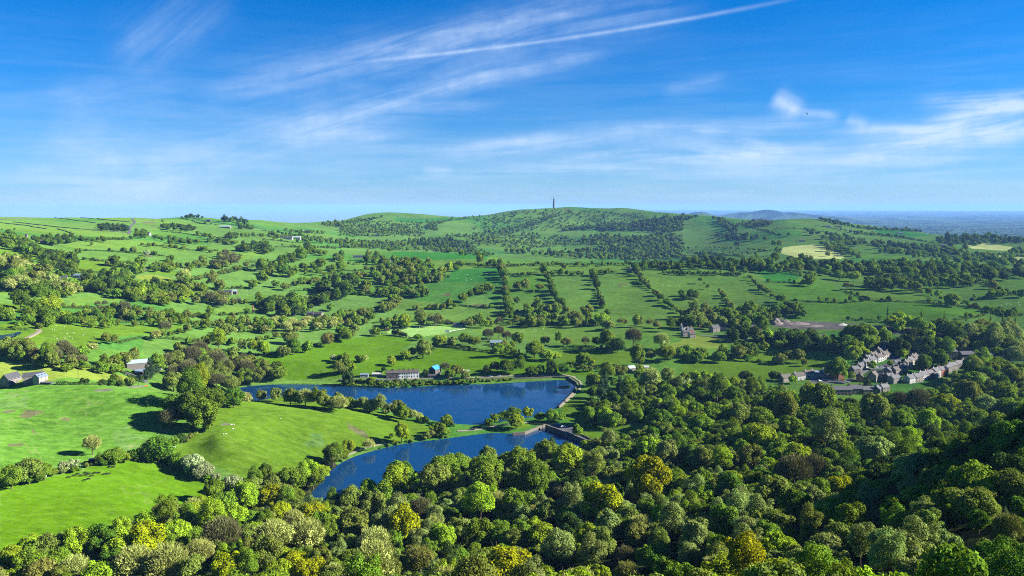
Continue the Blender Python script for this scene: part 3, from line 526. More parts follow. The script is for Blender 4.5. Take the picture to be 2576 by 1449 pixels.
# lines of trees and bushes: tile, crown width, colours, spacing in widths, points
LINES = '''4|70|mog|.5|0 728 120 712 300 690
4|58|mog|.5|300 665 440 648 600 628
4|62|gmo|.5|640 600 760 585 900 556 1060 528
4|80|gm|.5|1250 545 1400 610 1560 690
4|40|obo|.7|1180 480 1280 455 1380 420 1440 385
4|50|omp|.8|1600 720 1700 760 1800 770
4|105|mop|.42|2160 95 2300 110 2574 150
5|88|mpogs|.40|0 125 200 155 400 200 600 248
1|26|dg|.6|1395 190 1440 188 1490 196
1|16|d|1|1505 200 1525 200
1|30|dg|.5|1665 212 1760 214 1865 230
2|26|omg|.7|30 1436 300 1440 620 1436
2|24|omg|.8|620 1432 1000 1428 1300 1415
2|34|om|1|560 1450 700 1445 800 1440 1000 1432
5|26|omg|.7|0 8 200 14 420 12 700 2
4|34|mo|.8|1560 300 1520 340 1440 390 1370 430
1|45|mo|.8|1160 1085 1300 1055 1500 1015 1580 1012
1|48|mop|.8|1400 1125 1600 1085 1800 1035 1900 1022
1|46|mmo|.9|1500 1135 1720 1135 1900 1105 2100 1075 2250 1065
1|56|mo|1.0|620 985 900 985
1|56|mo|1.0|1010 985 1350 975 1640 995 1780 985
1|28|g|.9|560 362 800 368
1|15|g|.9|800 362 930 364
1|30|gm|.9|1480 312 1560 342 1700 382 1800 388
1|30|gm|.9|1800 328 1980 328
1|24|gm|1.1|1140 345 1240 368
1|45|mo|.9|780 535 1000 550 1150 565
1|45|mo|.8|1340 645 1500 645 1620 612 1700 592 1860 545
1|28|m|.9|200 952 600 965 900 975
1|36|mo|1|250 845 290 850 330 850
1|28|m|1.3|1040 400 1180 405 1300 415 1430 440
1|36|mo|.9|1560 800 1700 810 1870 835
1|20|g|1.2|0 285 60 295 130 300
2|26|gmg|.8|820 548 1000 556 1200 562 1500 548 1900 553 2300 543
2|58|omg|.55|1200 535 1215 595 1240 665 1240 745 1250 815 1270 885 1280 945
2|52|gmg|.55|1520 545 1530 605 1570 655 1590 725 1610 785 1660 835 1690 885
2|46|gmd|.5|1890 605 1920 685 1940 745 1960 825 1970 885
2|46|gmo|.5|2200 565 2260 645 2310 705 2380 765 2440 825 2500 865 2550 905
2|26|m|.8|1240 622 1450 632
2|36|mg|.8|1540 612 1830 618
2|30|mg|.8|1920 607 2060 612
2|28|mg|.8|2420 612 2574 618
2|20|m|1|0 547 200 547
2|40|mo|1|530 872 760 862 880 862
2|75|omb|.7|640 975 900 975 1300 980
2|60|om|.8|1380 885 1500 890 1700 895
2|85|or|.55|2060 965 2200 970 2400 985
2|40|m|.8|1700 985 1950 985
2|40|om|.7|1700 1320 1940 1345
2|26|m|1.2|1000 362 1100 372 1200 372
2|20|m|1.4|1400 392 1800 402
2|16|m|1.2|700 235 900 210 1080 190
2|14|g|1.3|1800 150 2000 165 2300 200
2|22|mg|.9|1000 320 1200 300 1420 250 1620 180
2|30|dm|.6|30 1420 300 1432 600 1430 900 1445
3|28|gm|.9|240 345 330 325 440 322 580 348
3|20|m|1.5|40 430 300 425 700 450
3|26|m|1.5|60 470 300 455 600 470
3|28|mg|.7|0 614 200 616 450 622
3|36|mg|.8|850 690 1010 690
3|46|gmo|.5|490 622 560 685 640 745 700 785 760 825 830 855
3|38|gm|.5|140 665 180 700 220 740
3|38|omo|.55|280 740 330 790 360 850 390 890
3|40|m|1.1|1960 505 2200 505 2500 510
3|30|m|1.3|1720 485 1900 490
3|36|m|.8|1880 780 1960 800
3|14|g|1|1380 285 1600 292 1800 300
3|20|g|.9|1480 330 1600 340 1700 355
3|22|g|1|1200 290 1300 310 1480 330
3|60|dm|.7|700 1140 900 1160 1200 1185
5|40|om|.7|0 120 60 130
5|46|mo|.8|600 395 700 385 820 400
5|34|mp|.8|820 400 1000 390 1160 378
5|30|m|.8|1180 375 1240 365
5|30|om|.9|300 480 380 455 560 420
4|50|om|.7|1230 520 1270 540
4|60|mo|.7|0 720 100 710 250 690
3|46|m|.8|400 930 640 905 900 885'''
HEDGES = '''1|2.4|low dark hedge above the lime green field|620 1330 860 1345 1000 1410 1080 1449
1|3|dark hedge under the row of trees at left|0 970 180 975 600 980
1|3|long dark hedge crossing the left pastures|180 862 450 882 700 890
1|2.5|dark hedge below the small lime field|450 880 640 888 900 895 1160 900
1|2.5|hedge across the open left pasture|820 990 1200 995 1640 1000
1|2.5|short hedge by the pond track|0 1048 220 1050
1|3|hedge at the head of the yellow field|560 618 900 625 960 612
1|3|hedge beneath the big oaks on the left hill|620 520 800 535 1000 550
2|2.5|hedge along the top of the middle hillside|820 556 1200 566 1500 556 2200 552
2|2.5|hedge right of the first tree line|1250 630 1470 634
2|3|hedge between second and third tree lines|1540 620 1830 622
2|3|hedge between third and fourth tree lines|1925 614 2070 616
2|3|hedge right of the fourth tree line|2420 618 2574 622
2|2.5|hedge below the scattered hillside trees|1280 912 1640 912
2|3|long dark hedge behind the cricket ground|640 1005 1000 1000 1350 1010 1640 1005
2|2.5|boundary hedge in front of the cricket ground|380 1085 520 1110 560 1120
2|3|dark hedge below the farm sheds|700 1175 900 1190 1100 1215 1400 1245
2|3|hedge under the park trees|1650 1195 1950 1195 2250 1200
2|3|dark hedge sloping to the reservoir road|1700 1300 1850 1320 1950 1345
2|2.5|hedge along the right lime field|1660 1010 1980 1015
3|3|hedge at the far right belt of trees|0 626 200 628 460 632
3|2.2|short hedge beside the deep green field|790 606 900 645
3|2|thin hedge below the deep green field|640 688 850 696
3|2.5|dark hedge dropping across the right pasture|1215 758 1330 795 1420 828
3|1.8|broken hedge across the lower right pasture|815 828 1020 838 1220 848 1380 832
3|2|long thin hedge curving to the poplars|1425 828 1800 846 2100 870 2330 905
3|2|hedge at the right of the copse|1630 722 1820 770
3|2|sloping hedge in the far right pasture|2110 852 2250 808 2500 790
3|2.5|tree lined hedge rising to the far right|2240 700 2400 750 2574 800
3|2.5|hedge behind the bare earth mound|1240 972 1400 980 1540 995
3|1.8|pale track side hedge near the poplars|2060 972 2200 958 2300 925
3|3|dark hedge below the line of limes|640 1120 900 1160 1200 1190
3|2.5|hedge across the bright village field|480 1285 640 1300 780 1310
3|3|hedge under the trees of the village field|0 1262 340 1262
1|2.5|hedge between the two pale fields of the upper left pasture|560 452 800 458 1000 470 1240 495
1|2.5|hedge along the top of the upper left pasture|420 402 620 378 800 366 960 362
1|2.5|hedge below the long hill wall at left|560 362 760 366 1000 372
1|2.5|hedge rising right of the hill road farm|1140 345 1300 375 1480 388 1790 395
1|2|thin hedge over the right part of the left hill|1210 305 1380 325 1560 350
1|2|thin hedge beneath the skyline clumps|1320 195 1500 250 1640 262
1|2.5|hedge in the middle of the second left valley|1060 410 1250 425 1430 450 1640 455
1|2.5|hedge below the left green field|540 612 640 620 700 625
1|2.5|hedge crossing below the yellow field|1160 560 1340 570 1430 610
1|3|hedge on the ridge of the central left slope|1450 655 1620 640 1800 600 1980 560
1|2.5|hedge right of the central left farm|1560 745 1700 740 1900 735
1|2.5|hedge along the lower central left slope|1480 700 1540 720 1560 745
1|3|hedge beneath the lime field with the monument|1640 940 1900 925 2010 895
1|2.5|hedge across the fields right of the valley wood|1860 540 2050 545 2200 600 2380 620
1|2.5|hedge under the right hand copse of the left valley|2180 720 2350 690 2574 650
1|2.5|lower hedge of the right hand left valley field|2180 760 2400 745 2574 700
1|2.5|hedge in front of the open pasture with sheep|700 1115 900 1150 1000 1120 1100 1108
1|2.5|hedge from the pasture towards the lakeside wood|1180 1112 1500 1135 1600 1150
1|2.5|hedge at the back of the bright lakeside field|1760 1260 2050 1230 2200 1200 2574 1115
1|2|hedge on the far slope beside the plantation|1960 300 2200 335 2400 372
1|2|hedge below the white hillside barns|1980 370 2200 392 2420 400
1|2.5|hedge from the middle copse to the far hedges|2060 425 2300 430 2574 432
2|2.5|hedge of the light field at the left of the middle hill|0 430 200 428 340 432 420 445
2|2|hedge on the lower slope of the small rounded hill|0 315 300 312 600 322
2|2|upper hedge on the small rounded hill|180 240 420 232 620 245
2|2|hedge on the slope left of the tower|820 345 1000 345 1200 342
2|2|hedge across the tower valley fields|1000 362 1300 352 1500 362 1790 385
2|2|lower hedge across the tower valley fields|1000 400 1400 388 1700 402 1900 410
2|2|hedge climbing towards the tower|1080 225 1300 235 1480 215 1600 180
2|2.5|hedge at the left of the wide middle slope|0 600 100 608 280 590
2|2.5|hedge between the upper and lower middle slopes|0 775 200 790 380 800
2|2.5|hedge under the field left of the first tree line|640 680 760 662 830 655
2|2.5|rushy hedge in the lower middle slope|880 865 1050 880 1240 885
2|2.5|hedge behind the cricket ground trees|260 1000 400 985 640 990
2|2.5|hedge in the middle of the bright lakeside field|530 1280 620 1235 700 1195
3|2|hedge at the foot of the right hump|430 250 620 300 760 340
3|2|hedge along the crest of the right shoulder|700 285 900 290 1100 315
3|2|hedge crossing the right shoulder fields|1300 330 1500 335 1700 362 1900 395
3|2|hedge below the wooded slope at right|40 470 300 478 480 500
3|2.5|hedge above the far right pasture|1960 715 2200 702 2260 695
3|2.5|hedge at the foot of the far right pasture|2250 905 2400 925 2574 940
3|2.5|hedge between the far right dry fields|2300 478 2450 486 2574 500
4|1.8|hedge beside the stone farmhouse|420 8 700 15 1000 22
5|2|rough bank along the peninsula shore|560 285 700 310 860 330'''
# woods: tile, crown width, colours, density, polygon
WOODS = '''1|80|omb|1|0 1130 180 1150 560 1200 640 1290 600 1330 300 1270 0 1230
1|70|mo|1|740 1270 900 1230 1100 1240 960 1260 950 1330 740 1330
1|100|omb|1|1120 1270 1500 1200 1700 1220 2100 1320 2100 1430 1700 1449 1450 1449 1250 1340
1|58|opm|.8|1880 965 2570 945 2570 1000 2200 1055 1950 1040
1|70|gm|1|190 890 350 880 480 900 600 930 600 970 190 960
1|55|mog|.9|640 905 720 890 900 905 1300 905 1600 905 1600 940 1270 950 900 940 640 970
1|60|ob|.7|680 850 800 840 960 860 940 895 700 890
1|60|pm|.9|0 880 100 890 140 940 0 940
1|44|gmd|1|0 310 120 320 250 400 400 450 580 480 570 560 540 640 460 640 380 560 300 480 180 430 0 400
1|64|mopg|.9|0 480 150 490 320 540 460 640 600 720 560 750 300 740 0 720
1|60|mgd|1|620 600 800 620 980 630 1000 680 1120 680 1250 720 1300 750 1150 800 1000 790 850 780 720 730 620 700
1|35|gd|1|240 350 550 340 560 385 400 392 300 370
1|22|d|1|740 252 960 262 970 300 740 285
1|34|g|1|1000 300 1080 290 1100 335 1010 340
1|26|gd|1|1215 250 1300 250 1460 270 1460 295 1220 275
1|26|gd|1|1765 240 1900 262 1900 290 1770 262
1|28|gd|1|1680 330 1790 322 1790 350 1690 355
1|34|gm|.8|1270 362 1480 372 1480 385 1270 378
1|30|gm|.7|1560 330 1700 370 1800 385 1700 390 1560 350
1|44|gd|1|1780 400 2000 390 2060 420 2000 450 1780 440
1|60|gm|.8|2200 430 2320 430 2330 490 2200 490
1|50|bo|.8|1650 470 1800 470 1800 540 1600 570 1560 560
1|45|mo|.8|1360 560 1540 510 1540 550 1420 600
1|52|mg|.9|1160 540 1330 540 1330 580 1160 580
1|70|om|.9|1290 680 1400 670 1530 690 1530 740 1300 750
1|62|mol|.9|900 745 1060 745 1300 765 1560 765 1560 820 1200 820 1000 800
1|65|bo|.8|1560 770 1750 790 1870 840 1600 850
1|72|gmd|1|1900 820 2100 775 2280 785 2350 805 2450 755 2560 735 2570 800 2350 860 2300 900 2120 900 2000 870
1|68|gd|1|2380 700 2500 665 2570 675 2570 740 2400 740
1|40|mo|.8|2200 690 2260 665 2340 655 2500 640 2500 660 2250 700
1|44|gm|.9|2480 480 2570 460 2570 510 2480 500
1|38|gm|.9|2340 440 2450 440 2440 465 2340 460
1|26|gm|.6|2010 310 2150 320 2340 345 2570 370 2570 392 2340 375 2010 335
1|20|gm|.9|2140 290 2250 300 2450 310 2440 320 2140 302
1|22|gm|.8|2420 240 2570 240 2570 275 2420 260
1|50|mo|.35|1640 940 1880 945 2000 1000 1800 1030 1650 1000
1|44|gm|.3|1900 560 2400 540 2560 600 2400 640 2000 620
2|17|gm|.8|0 235 340 190 200 228 0 250
2|18|gm|.8|160 290 400 290 560 300 560 315 160 310
2|18|gm|.35|0 250 600 240 640 340 0 340
2|20|g|.9|640 240 800 222 720 250 740 300 650 290
2|26|gm|.7|0 370 200 370 420 380 560 370 640 400 800 420 1000 440 1150 460 1150 490 900 470 600 440 300 440 0 410
2|27|gd|1|560 370 800 350 1000 400 1020 440 800 430 600 400
2|17|gd|.35|820 330 900 320 960 340 1200 300 1420 240 1600 180 1640 170 1600 205 1450 270 1250 330 1050 340 960 370
2|30|gmd|.85|1150 440 1500 475 1900 500 2300 510 2574 500 2574 430 2300 430 1900 430 1700 450 1400 450
2|22|gd|1|1620 302 1700 285 1850 262 2000 240 2150 250 2290 215 2574 195 2574 290 2400 330 2300 300 2100 290 1950 290 1800 290
2|26|gdm|.95|1800 350 1950 330 2200 350 2400 335 2574 330 2574 430 2400 430 2200 425 2000 440 1880 400
2|15|g|.1|1000 200 1500 140 2300 170 2200 240 1500 300 1000 300
2|20|gm|.25|1000 330 1600 320 1900 400 1400 440 1000 400
2|40|gd|1|2200 552 2300 532 2574 530 2574 570 2400 572 2200 582
2|80|gmd|1|0 650 100 640 130 700 60 780 0 790
2|58|mgo|.85|70 620 340 585 400 565 520 575 700 600 750 600 750 660 600 660 420 690 280 690 200 640
2|48|mgo|.8|180 490 280 480 420 510 520 500 680 530 740 540 600 580 380 560 200 520
2|62|omg|.8|130 690 260 680 320 740 640 705 640 780 400 770 150 740
2|66|mo|.9|250 860 400 820 380 765 440 770 460 860 300 890
2|60|om|.8|0 905 260 890 260 960 120 1000 0 980
2|70|om|.7|280 980 420 960 640 985 640 1005 300 1010
2|80|om|.8|0 1020 60 1000 130 1030 130 1080 0 1110
2|60|om|.9|1290 880 1380 870 1700 850 1700 905 1300 910
2|60|om|.5|1280 920 2000 930 2050 1000 1280 985
2|55|mo|.8|0 1260 60 1250 60 1300 0 1300
2|90|mo|.6|1100 1130 1330 1150 1330 1180 1120 1180
3|16|gd|1|0 190 130 190 60 212 0 222
3|28|gd|1|230 202 330 215 400 258 440 300 400 320 340 290
3|34|gd|1|330 335 460 325 580 345 580 360 330 358
3|14|db|1|430 240 600 215 690 230 680 255 560 265
3|18|gd|.9|1035 205 1100 215 1300 262 1500 282 1800 292 1800 304 1400 284 1150 248
3|34|gmd|.75|880 290 1100 310 1300 350 1500 380 1700 400 1900 410 1920 480 1750 470 1500 450 1450 400 1300 400 1180 390 1000 320
3|40|gm|.9|1010 380 1180 390 1260 440 1400 470 1400 500 1200 470 1050 400
3|30|gd|.9|1920 352 2100 332 2350 342 2574 362 2574 385 2250 380 2200 400 1930 400
3|36|gm|.45|1880 420 2120 430 2300 470 2574 470 2574 550 2200 540 1900 500
3|34|gm|.6|2450 430 2574 430 2574 470 2450 460
3|66|gmd|1|480 520 700 502 900 512 1100 535 1400 525 1900 535 2200 562 2574 572 2574 640 2200 640 1900 610 1500 590 1340 625 1200 600 900 582 500 582
3|60|gmd|1|1350 690 1450 645 1900 640 2100 650 2230 660 2200 690 1800 700 1500 715
3|44|gd|1|0 490 200 480 300 490 470 530 470 570 0 560
3|44|gd|1|0 760 130 760 130 800 0 800
3|60|gd|1|660 880 900 860 920 920 850 920 700 930
3|82|mgo|1|0 880 130 890 260 880 400 880 640 890 660 930 640 1000 500 1010 400 1000 100 1000 0 1000
3|35|gm|1|2340 880 2500 900 2540 925 2400 910
3|75|lm|.9|1540 940 1640 950 1700 960 1870 990 1870 1030 1560 1010
3|75|mg|.9|1880 980 2000 980 2050 1010 2050 1050 1900 1040
3|90|mso|.95|2060 1010 2200 1000 2300 1010 2574 1050 2574 1210 2330 1210 2200 1180 2100 1150 2000 1080
3|92|lmg|.95|1150 1040 1500 1030 1600 1080 1560 1130 1400 1170 1200 1180
3|70|g|1|350 1140 530 1150 560 1220 360 1210
3|72|gm|1|0 1190 100 1180 340 1190 340 1250 0 1250
3|75|gd|.8|400 1030 700 1060 1150 1060 1170 1160 700 1140 560 1110 340 1080
3|110|mog|1|2200 1280 2400 1270 2574 1330 2574 1449 2100 1449 2150 1340
3|90|mdg|.9|1600 1130 1850 1120 2050 1160 2200 1190 1850 1200 1600 1180
2|70|gm|.9|2450 1000 2574 960 2574 1010 2460 1030'''
# the wood that fills the near slopes (overview)
NEARWOOD = [(0, 1449), (0, 1400), (110, 1375), (290, 1330), (400, 1295), (500, 1265), (560, 1225), (640, 1195), (700, 1195), (760, 1180), (830, 1160), (862, 1175), (830, 1210), (760, 1275), (860, 1260), (960, 1215), (1100, 1180), (1180, 1160), (1400, 1130), (1500, 1120), (1560, 1105), (1640, 1080), (1620, 1050), (1540, 1065), (1480, 1050), (1480, 1010), (1530, 960), (1650, 930), (1800, 960), (1960, 980), (2080, 1008), (2200, 1020), (2330, 990), (2420, 950), (2576, 915), (2576, 1449)]
CLEARING = [(2160, 1060), (2240, 1062), (2245, 1100), (2170, 1110)]
KCOL = {'g': (0.083, 0.1562, 0.0244), 'm': (0.1342, 0.2186, 0.0325), 'l': (0.2214, 0.3211, 0.0394), 'y': (0.25, 0.28, 0.026), 'o': (0.155, 0.205, 0.048), 's': (0.1946, 0.2596, 0.0869), 'p': (0.3221, 0.3689, 0.1159), 'b': (0.14, 0.145, 0.068), 'r': (0.185, 0.2, 0.055), 'w': (0.27, 0.33, 0.17), 'd': (0.0415, 0.0805, 0.022), 'k': (0.0249, 0.0624, 0.0318)}
KWORD = {'g': 'deep green', 'm': 'mid green', 'l': 'light green', 'y': 'yellow green', 'o': 'olive green', 's': 'sage green', 'p': 'pale budding', 'b': 'brown twiggy', 'r': 'russet', 'w': 'white blossoming', 'd': 'very dark green', 'k': 'dark conical'}
TREES = []      # x, y, D, width m, colour, px width, u, v, traced
def add_tree(t, X, Y, W, c, traced=True, sx=0):
    u, v = px(t, X, Y); w = W / 7.508 if t != 'D' else W / 2.5156
    w *= 1.12
    for up_ in (0, 1.5, 3, 5, 8):
        r = hitm(u, v + up_, .62 if w > 4 else .5, w)
        if r is not None: break
    if r is None: return
    x, y, D = r
    if traced is False and (lake_dist(x, y) < 0): return
    az_ = math.atan2(x, y)
    if lake_dist(x, y) < 0:
        for dd_ in [q * s_ for q in range(3, 120, 3) for s_ in (1, -1)]:
            if lake_dist((D + dd_) * math.sin(az_), (D + dd_) * math.cos(az_)) > 0: D += dd_ + (1.5 if dd_ > 0 else -1.5); x, y = D * math.sin(az_), D * math.cos(az_); break
    TREES.append([x, y, D, w * D / 773, c, w, u, v, traced])
def lake_dist(x, y):
    for p in (UPPER, LOWER):
        if pip(np.array([x]), np.array([y]), p)[0]: return -1
    return 1
def to_pix(x, y, z):
    dz = z - CZ; f = y * cP - dz * sP; up = y * sP + dz * cP
    return 512 + 773 * x / f, 288 - 773 * up / f
for t, s in SINGLES.items():
    for e in s.split(';'):
        X, Y, W, c = e.split(); X, Y, W = int(X), int(Y), int(W)
        if W: add_tree(t, X, Y, W, c)
rl = random.Random(11)
for ln in LINES.split('\n'):
    t, W, cs, sp, pts = ln.split('|'); t = int(t); W = float(W); sp = float(sp); p = list(map(float, pts.split())); p = list(zip(p[::2], p[1::2]))
    for (x0, y0), (x1, y1) in zip(p, p[1:]):
        L = math.hypot(x1 - x0, (y1 - y0)); n_ = max(1, int(L / (W * sp * (.45 if abs(y1 - y0) > abs(x1 - x0) else 1))))
        for k in range(n_):
            f = (k + rl.random() * .8) / n_; w = W * rl.choice([.5, .65, .8, .95, 1.1, 1.25])
            add_tree(t, x0 + (x1 - x0) * f, y0 + (y1 - y0) * f - w * .3 + W * .3, w, rl.choice(cs), False)
for ln in HEDGES.split('\n'):
    t, h_, lb, pts = ln.split('|'); p = list(map(float, pts.split())); p = ground(int(t), list(zip(p[::2], p[1::2])))
    for a_, b_ in zip(p, p[1:]):
        L = float(np.hypot(*(b_ - a_))); f = 0.0
        while True:
            f += rl.expovariate(1 / 9.0) / max(L, 1)
            if f >= 1 or L > 700: break
            w = rl.uniform(2.2, 8) * (1 if rl.random() < .8 else 1.4); x, y = a_ + (b_ - a_) * f + rl.uniform(-.6, .6); D = math.hypot(x, y)
            az_ = math.atan2(x, y); u, v = to_pix(x, y, 30)
            if lake_dist(x, y) > 0: TREES.append([x, y, D, w, rl.choice('gdgmod'), w * 773 / D, u, v, False])
for ln in WOODS.split('\n'):
    t, W, cs, de, pts = ln.split('|'); t = int(t); W = float(W); de = float(de); p = list(map(float, pts.split())); p = np.array(list(zip(p[::2], p[1::2])))
    x0, y0 = p.min(0); x1, y1 = p.max(0); A = 0
    for i in range(len(p)): A += p[i - 1][0] * p[i][1] - p[i][0] * p[i - 1][1]
    A = abs(A) / 2; want = int(A / (W * W * .42) * de * 2.2) + 1; got = 0; tries = 0
    while got < want and tries < want * 20:
        tries += 1; X_, Y_ = rl.uniform(x0, x1), rl.uniform(y0, y1)
        if pip(np.array([X_]), np.array([Y_]), p)[0]:
            add_tree(t, X_, Y_, W * rl.uniform(.6, 1.25), rl.choice(cs), False); got += 1
n_mid = len(TREES)
# near wood: fill the ground between the traced crowns
near_t = np.array([(a[0], a[1], a[3]) for a in TREES if a[2] < 1000])
rn = random.Random(5)
NWP = np.array(NEARWOOD) / 2.5156
CLP = np.array(CLEARING) / 2.5156
fill = []; grid = {}
def near_ok(x, y, rad):
    gx, gy = int(x // 12), int(y // 12)
    for i in range(gx - 1, gx + 2):
        for j in range(gy - 1, gy + 2):
            for (a, b, r) in grid.get((i, j), ()):
                if (a - x) ** 2 + (b - y) ** 2 < (max(r, 1) * .28 + rad * .30) ** 2: return False
    return True
for a in near_t: grid.setdefault((int(a[0] // 12), int(a[1] // 12)), []).append(tuple(a))
cand = []
for k in range(52000):
    D = math.sqrt(rn.uniform(100 ** 2, 1080 ** 2)); a = rn.uniform(R(-37), R(36))
    if D > 800 and a < R(21): continue
    cand.append((D * math.sin(a), D * math.cos(a), D))
cz_ = height(np.array([c[0] for c in cand]), np.array([c[1] for c in cand]))
ca_ = np.array(cand); wds = np.random.default_rng(4).uniform(8.5, 16, len(cand)); pu_, pv2 = to_pix(ca_[:, 0], ca_[:, 1], cz_ + wds * .55)
okc = pip(np.clip(pu_, 1, 1023), np.minimum(pv2, 575), NWP) & ~pip(pu_, pv2, CLP) & (pv2 < 625)
TC = np.array([(q[6], q[7], q[5], q[2]) for q in TREES if q[8] and q[5] > 8])
for kk in np.nonzero(okc)[0]:
    x, y, D = cand[kk]; z = cz_[kk]; wd = float(wds[kk]); u, v = float(pu_[kk]), float(pv2[kk])
    pr = wd * 773 / D / 2
    dd_ = np.hypot(TC[:, 0] - u, (TC[:, 1] - v) * 1.0)
    if ((dd_ < TC[:, 2] * .45 + pr * .5) & (TC[:, 3] > D - 6)).any(): continue
    if not near_ok(x, y, wd): continue
    d = min(polydist(np.array([x]), np.array([y]), P_)[0] for P_ in (UPPER, LOWER)) if 380 < D < 900 else 99
    if lake_dist(x, y) < 0 or d < 2: continue
    grid.setdefault((int(x // 12), int(y // 12)), []).append((x, y, wd))
    if u > 800 and 400 < v < 480: c = rn.choice('gdgmdg')  # darker crowns picked here put the slope's shade into their colour
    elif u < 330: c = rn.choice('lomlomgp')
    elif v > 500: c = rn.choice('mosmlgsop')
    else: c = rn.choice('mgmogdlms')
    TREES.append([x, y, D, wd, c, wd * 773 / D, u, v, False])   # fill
# trees outside the frame on the right, whose shade falls on the slope, and to the left
for k in range(2200):
    a = rn.uniform(R(34), R(54)); D = rn.uniform(110, 620); x, y = D * math.sin(a), D * math.cos(a); wd = rn.uniform(9, 13)
    if y < 250: wd *= .8
    if near_ok(x, y, wd * 1.05):
        grid.setdefault((int(x // 12), int(y // 12)), []).append((x, y, wd)); TREES.append([x, y, D, wd, rn.choice('gdmg'), 0.5, 1100, 400, False])
# ------------------------------------------------------------------ finish the land
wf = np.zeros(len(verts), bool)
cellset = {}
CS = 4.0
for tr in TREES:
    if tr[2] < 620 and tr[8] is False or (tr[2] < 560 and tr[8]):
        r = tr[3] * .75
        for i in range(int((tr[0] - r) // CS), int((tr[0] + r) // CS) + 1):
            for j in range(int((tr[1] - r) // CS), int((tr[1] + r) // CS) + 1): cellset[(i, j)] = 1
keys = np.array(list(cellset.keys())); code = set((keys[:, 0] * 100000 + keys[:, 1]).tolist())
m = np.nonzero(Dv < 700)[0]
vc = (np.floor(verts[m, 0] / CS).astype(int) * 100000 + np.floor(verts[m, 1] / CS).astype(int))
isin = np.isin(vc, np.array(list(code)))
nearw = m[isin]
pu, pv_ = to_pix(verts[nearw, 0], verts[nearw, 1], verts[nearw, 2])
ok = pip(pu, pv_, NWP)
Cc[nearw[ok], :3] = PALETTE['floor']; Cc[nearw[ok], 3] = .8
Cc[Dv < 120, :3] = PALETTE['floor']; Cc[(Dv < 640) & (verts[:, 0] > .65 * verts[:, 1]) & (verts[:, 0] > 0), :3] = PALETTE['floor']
lm, n, out = new_mat('pasture_land')
attr = n.n('ShaderNodeAttribute', attribute_name='land_colour')
P = n.pos()
mp = n.n('ShaderNodeMapping'); n.L.new(P, mp.inputs[0]); mp.inputs['Scale'].default_value = (.55, 1, 0.3)
n1 = n.noise(mp.outputs[0], .035, 4, .6); n2 = n.noise(mp.outputs[0], .22, 3, .65); n3 = n.noise(mp.outputs[0], .006, 3, .5); n4 = n.noise(mp.outputs[0], .9, 2, .6)
rough = attr.outputs['Alpha']
k = n.m('ADD', n.m('MULTIPLY', n.m('SUBTRACT', n1, .5), n.m('MULTIPLY_ADD', rough, 1.1, .35)), n.m('ADD', n.m('MULTIPLY', n.m('SUBTRACT', n2, .5), n.m('MULTIPLY_ADD', rough, 1.2, .75)), n.m('MULTIPLY', n.m('SUBTRACT', n4, .5), .8)))
k = n.m('MAXIMUM', n.m('ADD', k, n.m('MULTIPLY_ADD', n3, .7, .65)), .2)
basec = n.mix(1.0, attr.outputs['Color'], n_rgb(n, k), 'MULTIPLY')
dryf = n.m('MULTIPLY', n.sm(n2, .52, .75), n.m('MULTIPLY', rough, .55))
basec = n.mix(dryf, basec, (.15, .16, .05, 1))
tuft = n.m('MULTIPLY', n.sm(n.noise(mp.outputs[0], .12, 4, .7), .60, .68), n.m('MULTIPLY', rough, .75))
basec = n.mix(tuft, basec, (.03, .055, .014, 1))
trk = n.m('ABSOLUTE', n.m('SUBTRACT', n.noise(n.pos(), .011, 3, .45, .6), .5))
basec = n.mix(n.m('MULTIPLY', n.sm(trk, .0035, .0, 0, .5), n.m('ADD', rough, .15)), basec, (.17, .165, .075, 1))
d = n.n('ShaderNodeBsdfDiffuse'); n.put(d.inputs[0], basec); d.inputs['Roughness'].default_value = .8
bp = n.n('ShaderNodeBump'); bp.inputs['Distance'].default_value = .5; bp.inputs['Strength'].default_value = .8
n.put(bp.inputs['Height'], n.m('ADD', n2, n.m('MULTIPLY', n4, .5))); n.L.new(bp.outputs[0], d.inputs['Normal'])
n.L.new(d.outputs[0], out.inputs[0])
me = mesh_np('land', verts, [F, FC], lm, smooth=True)
ca = me.color_attributes.new('land_colour', 'FLOAT_COLOR', 'POINT'); ca.data.foreach_set('color', Cc.ravel())
land = link('ground', me); tag(land, 'rolling green pasture land with valley, hills and distant plain', 'ground', kind='structure')

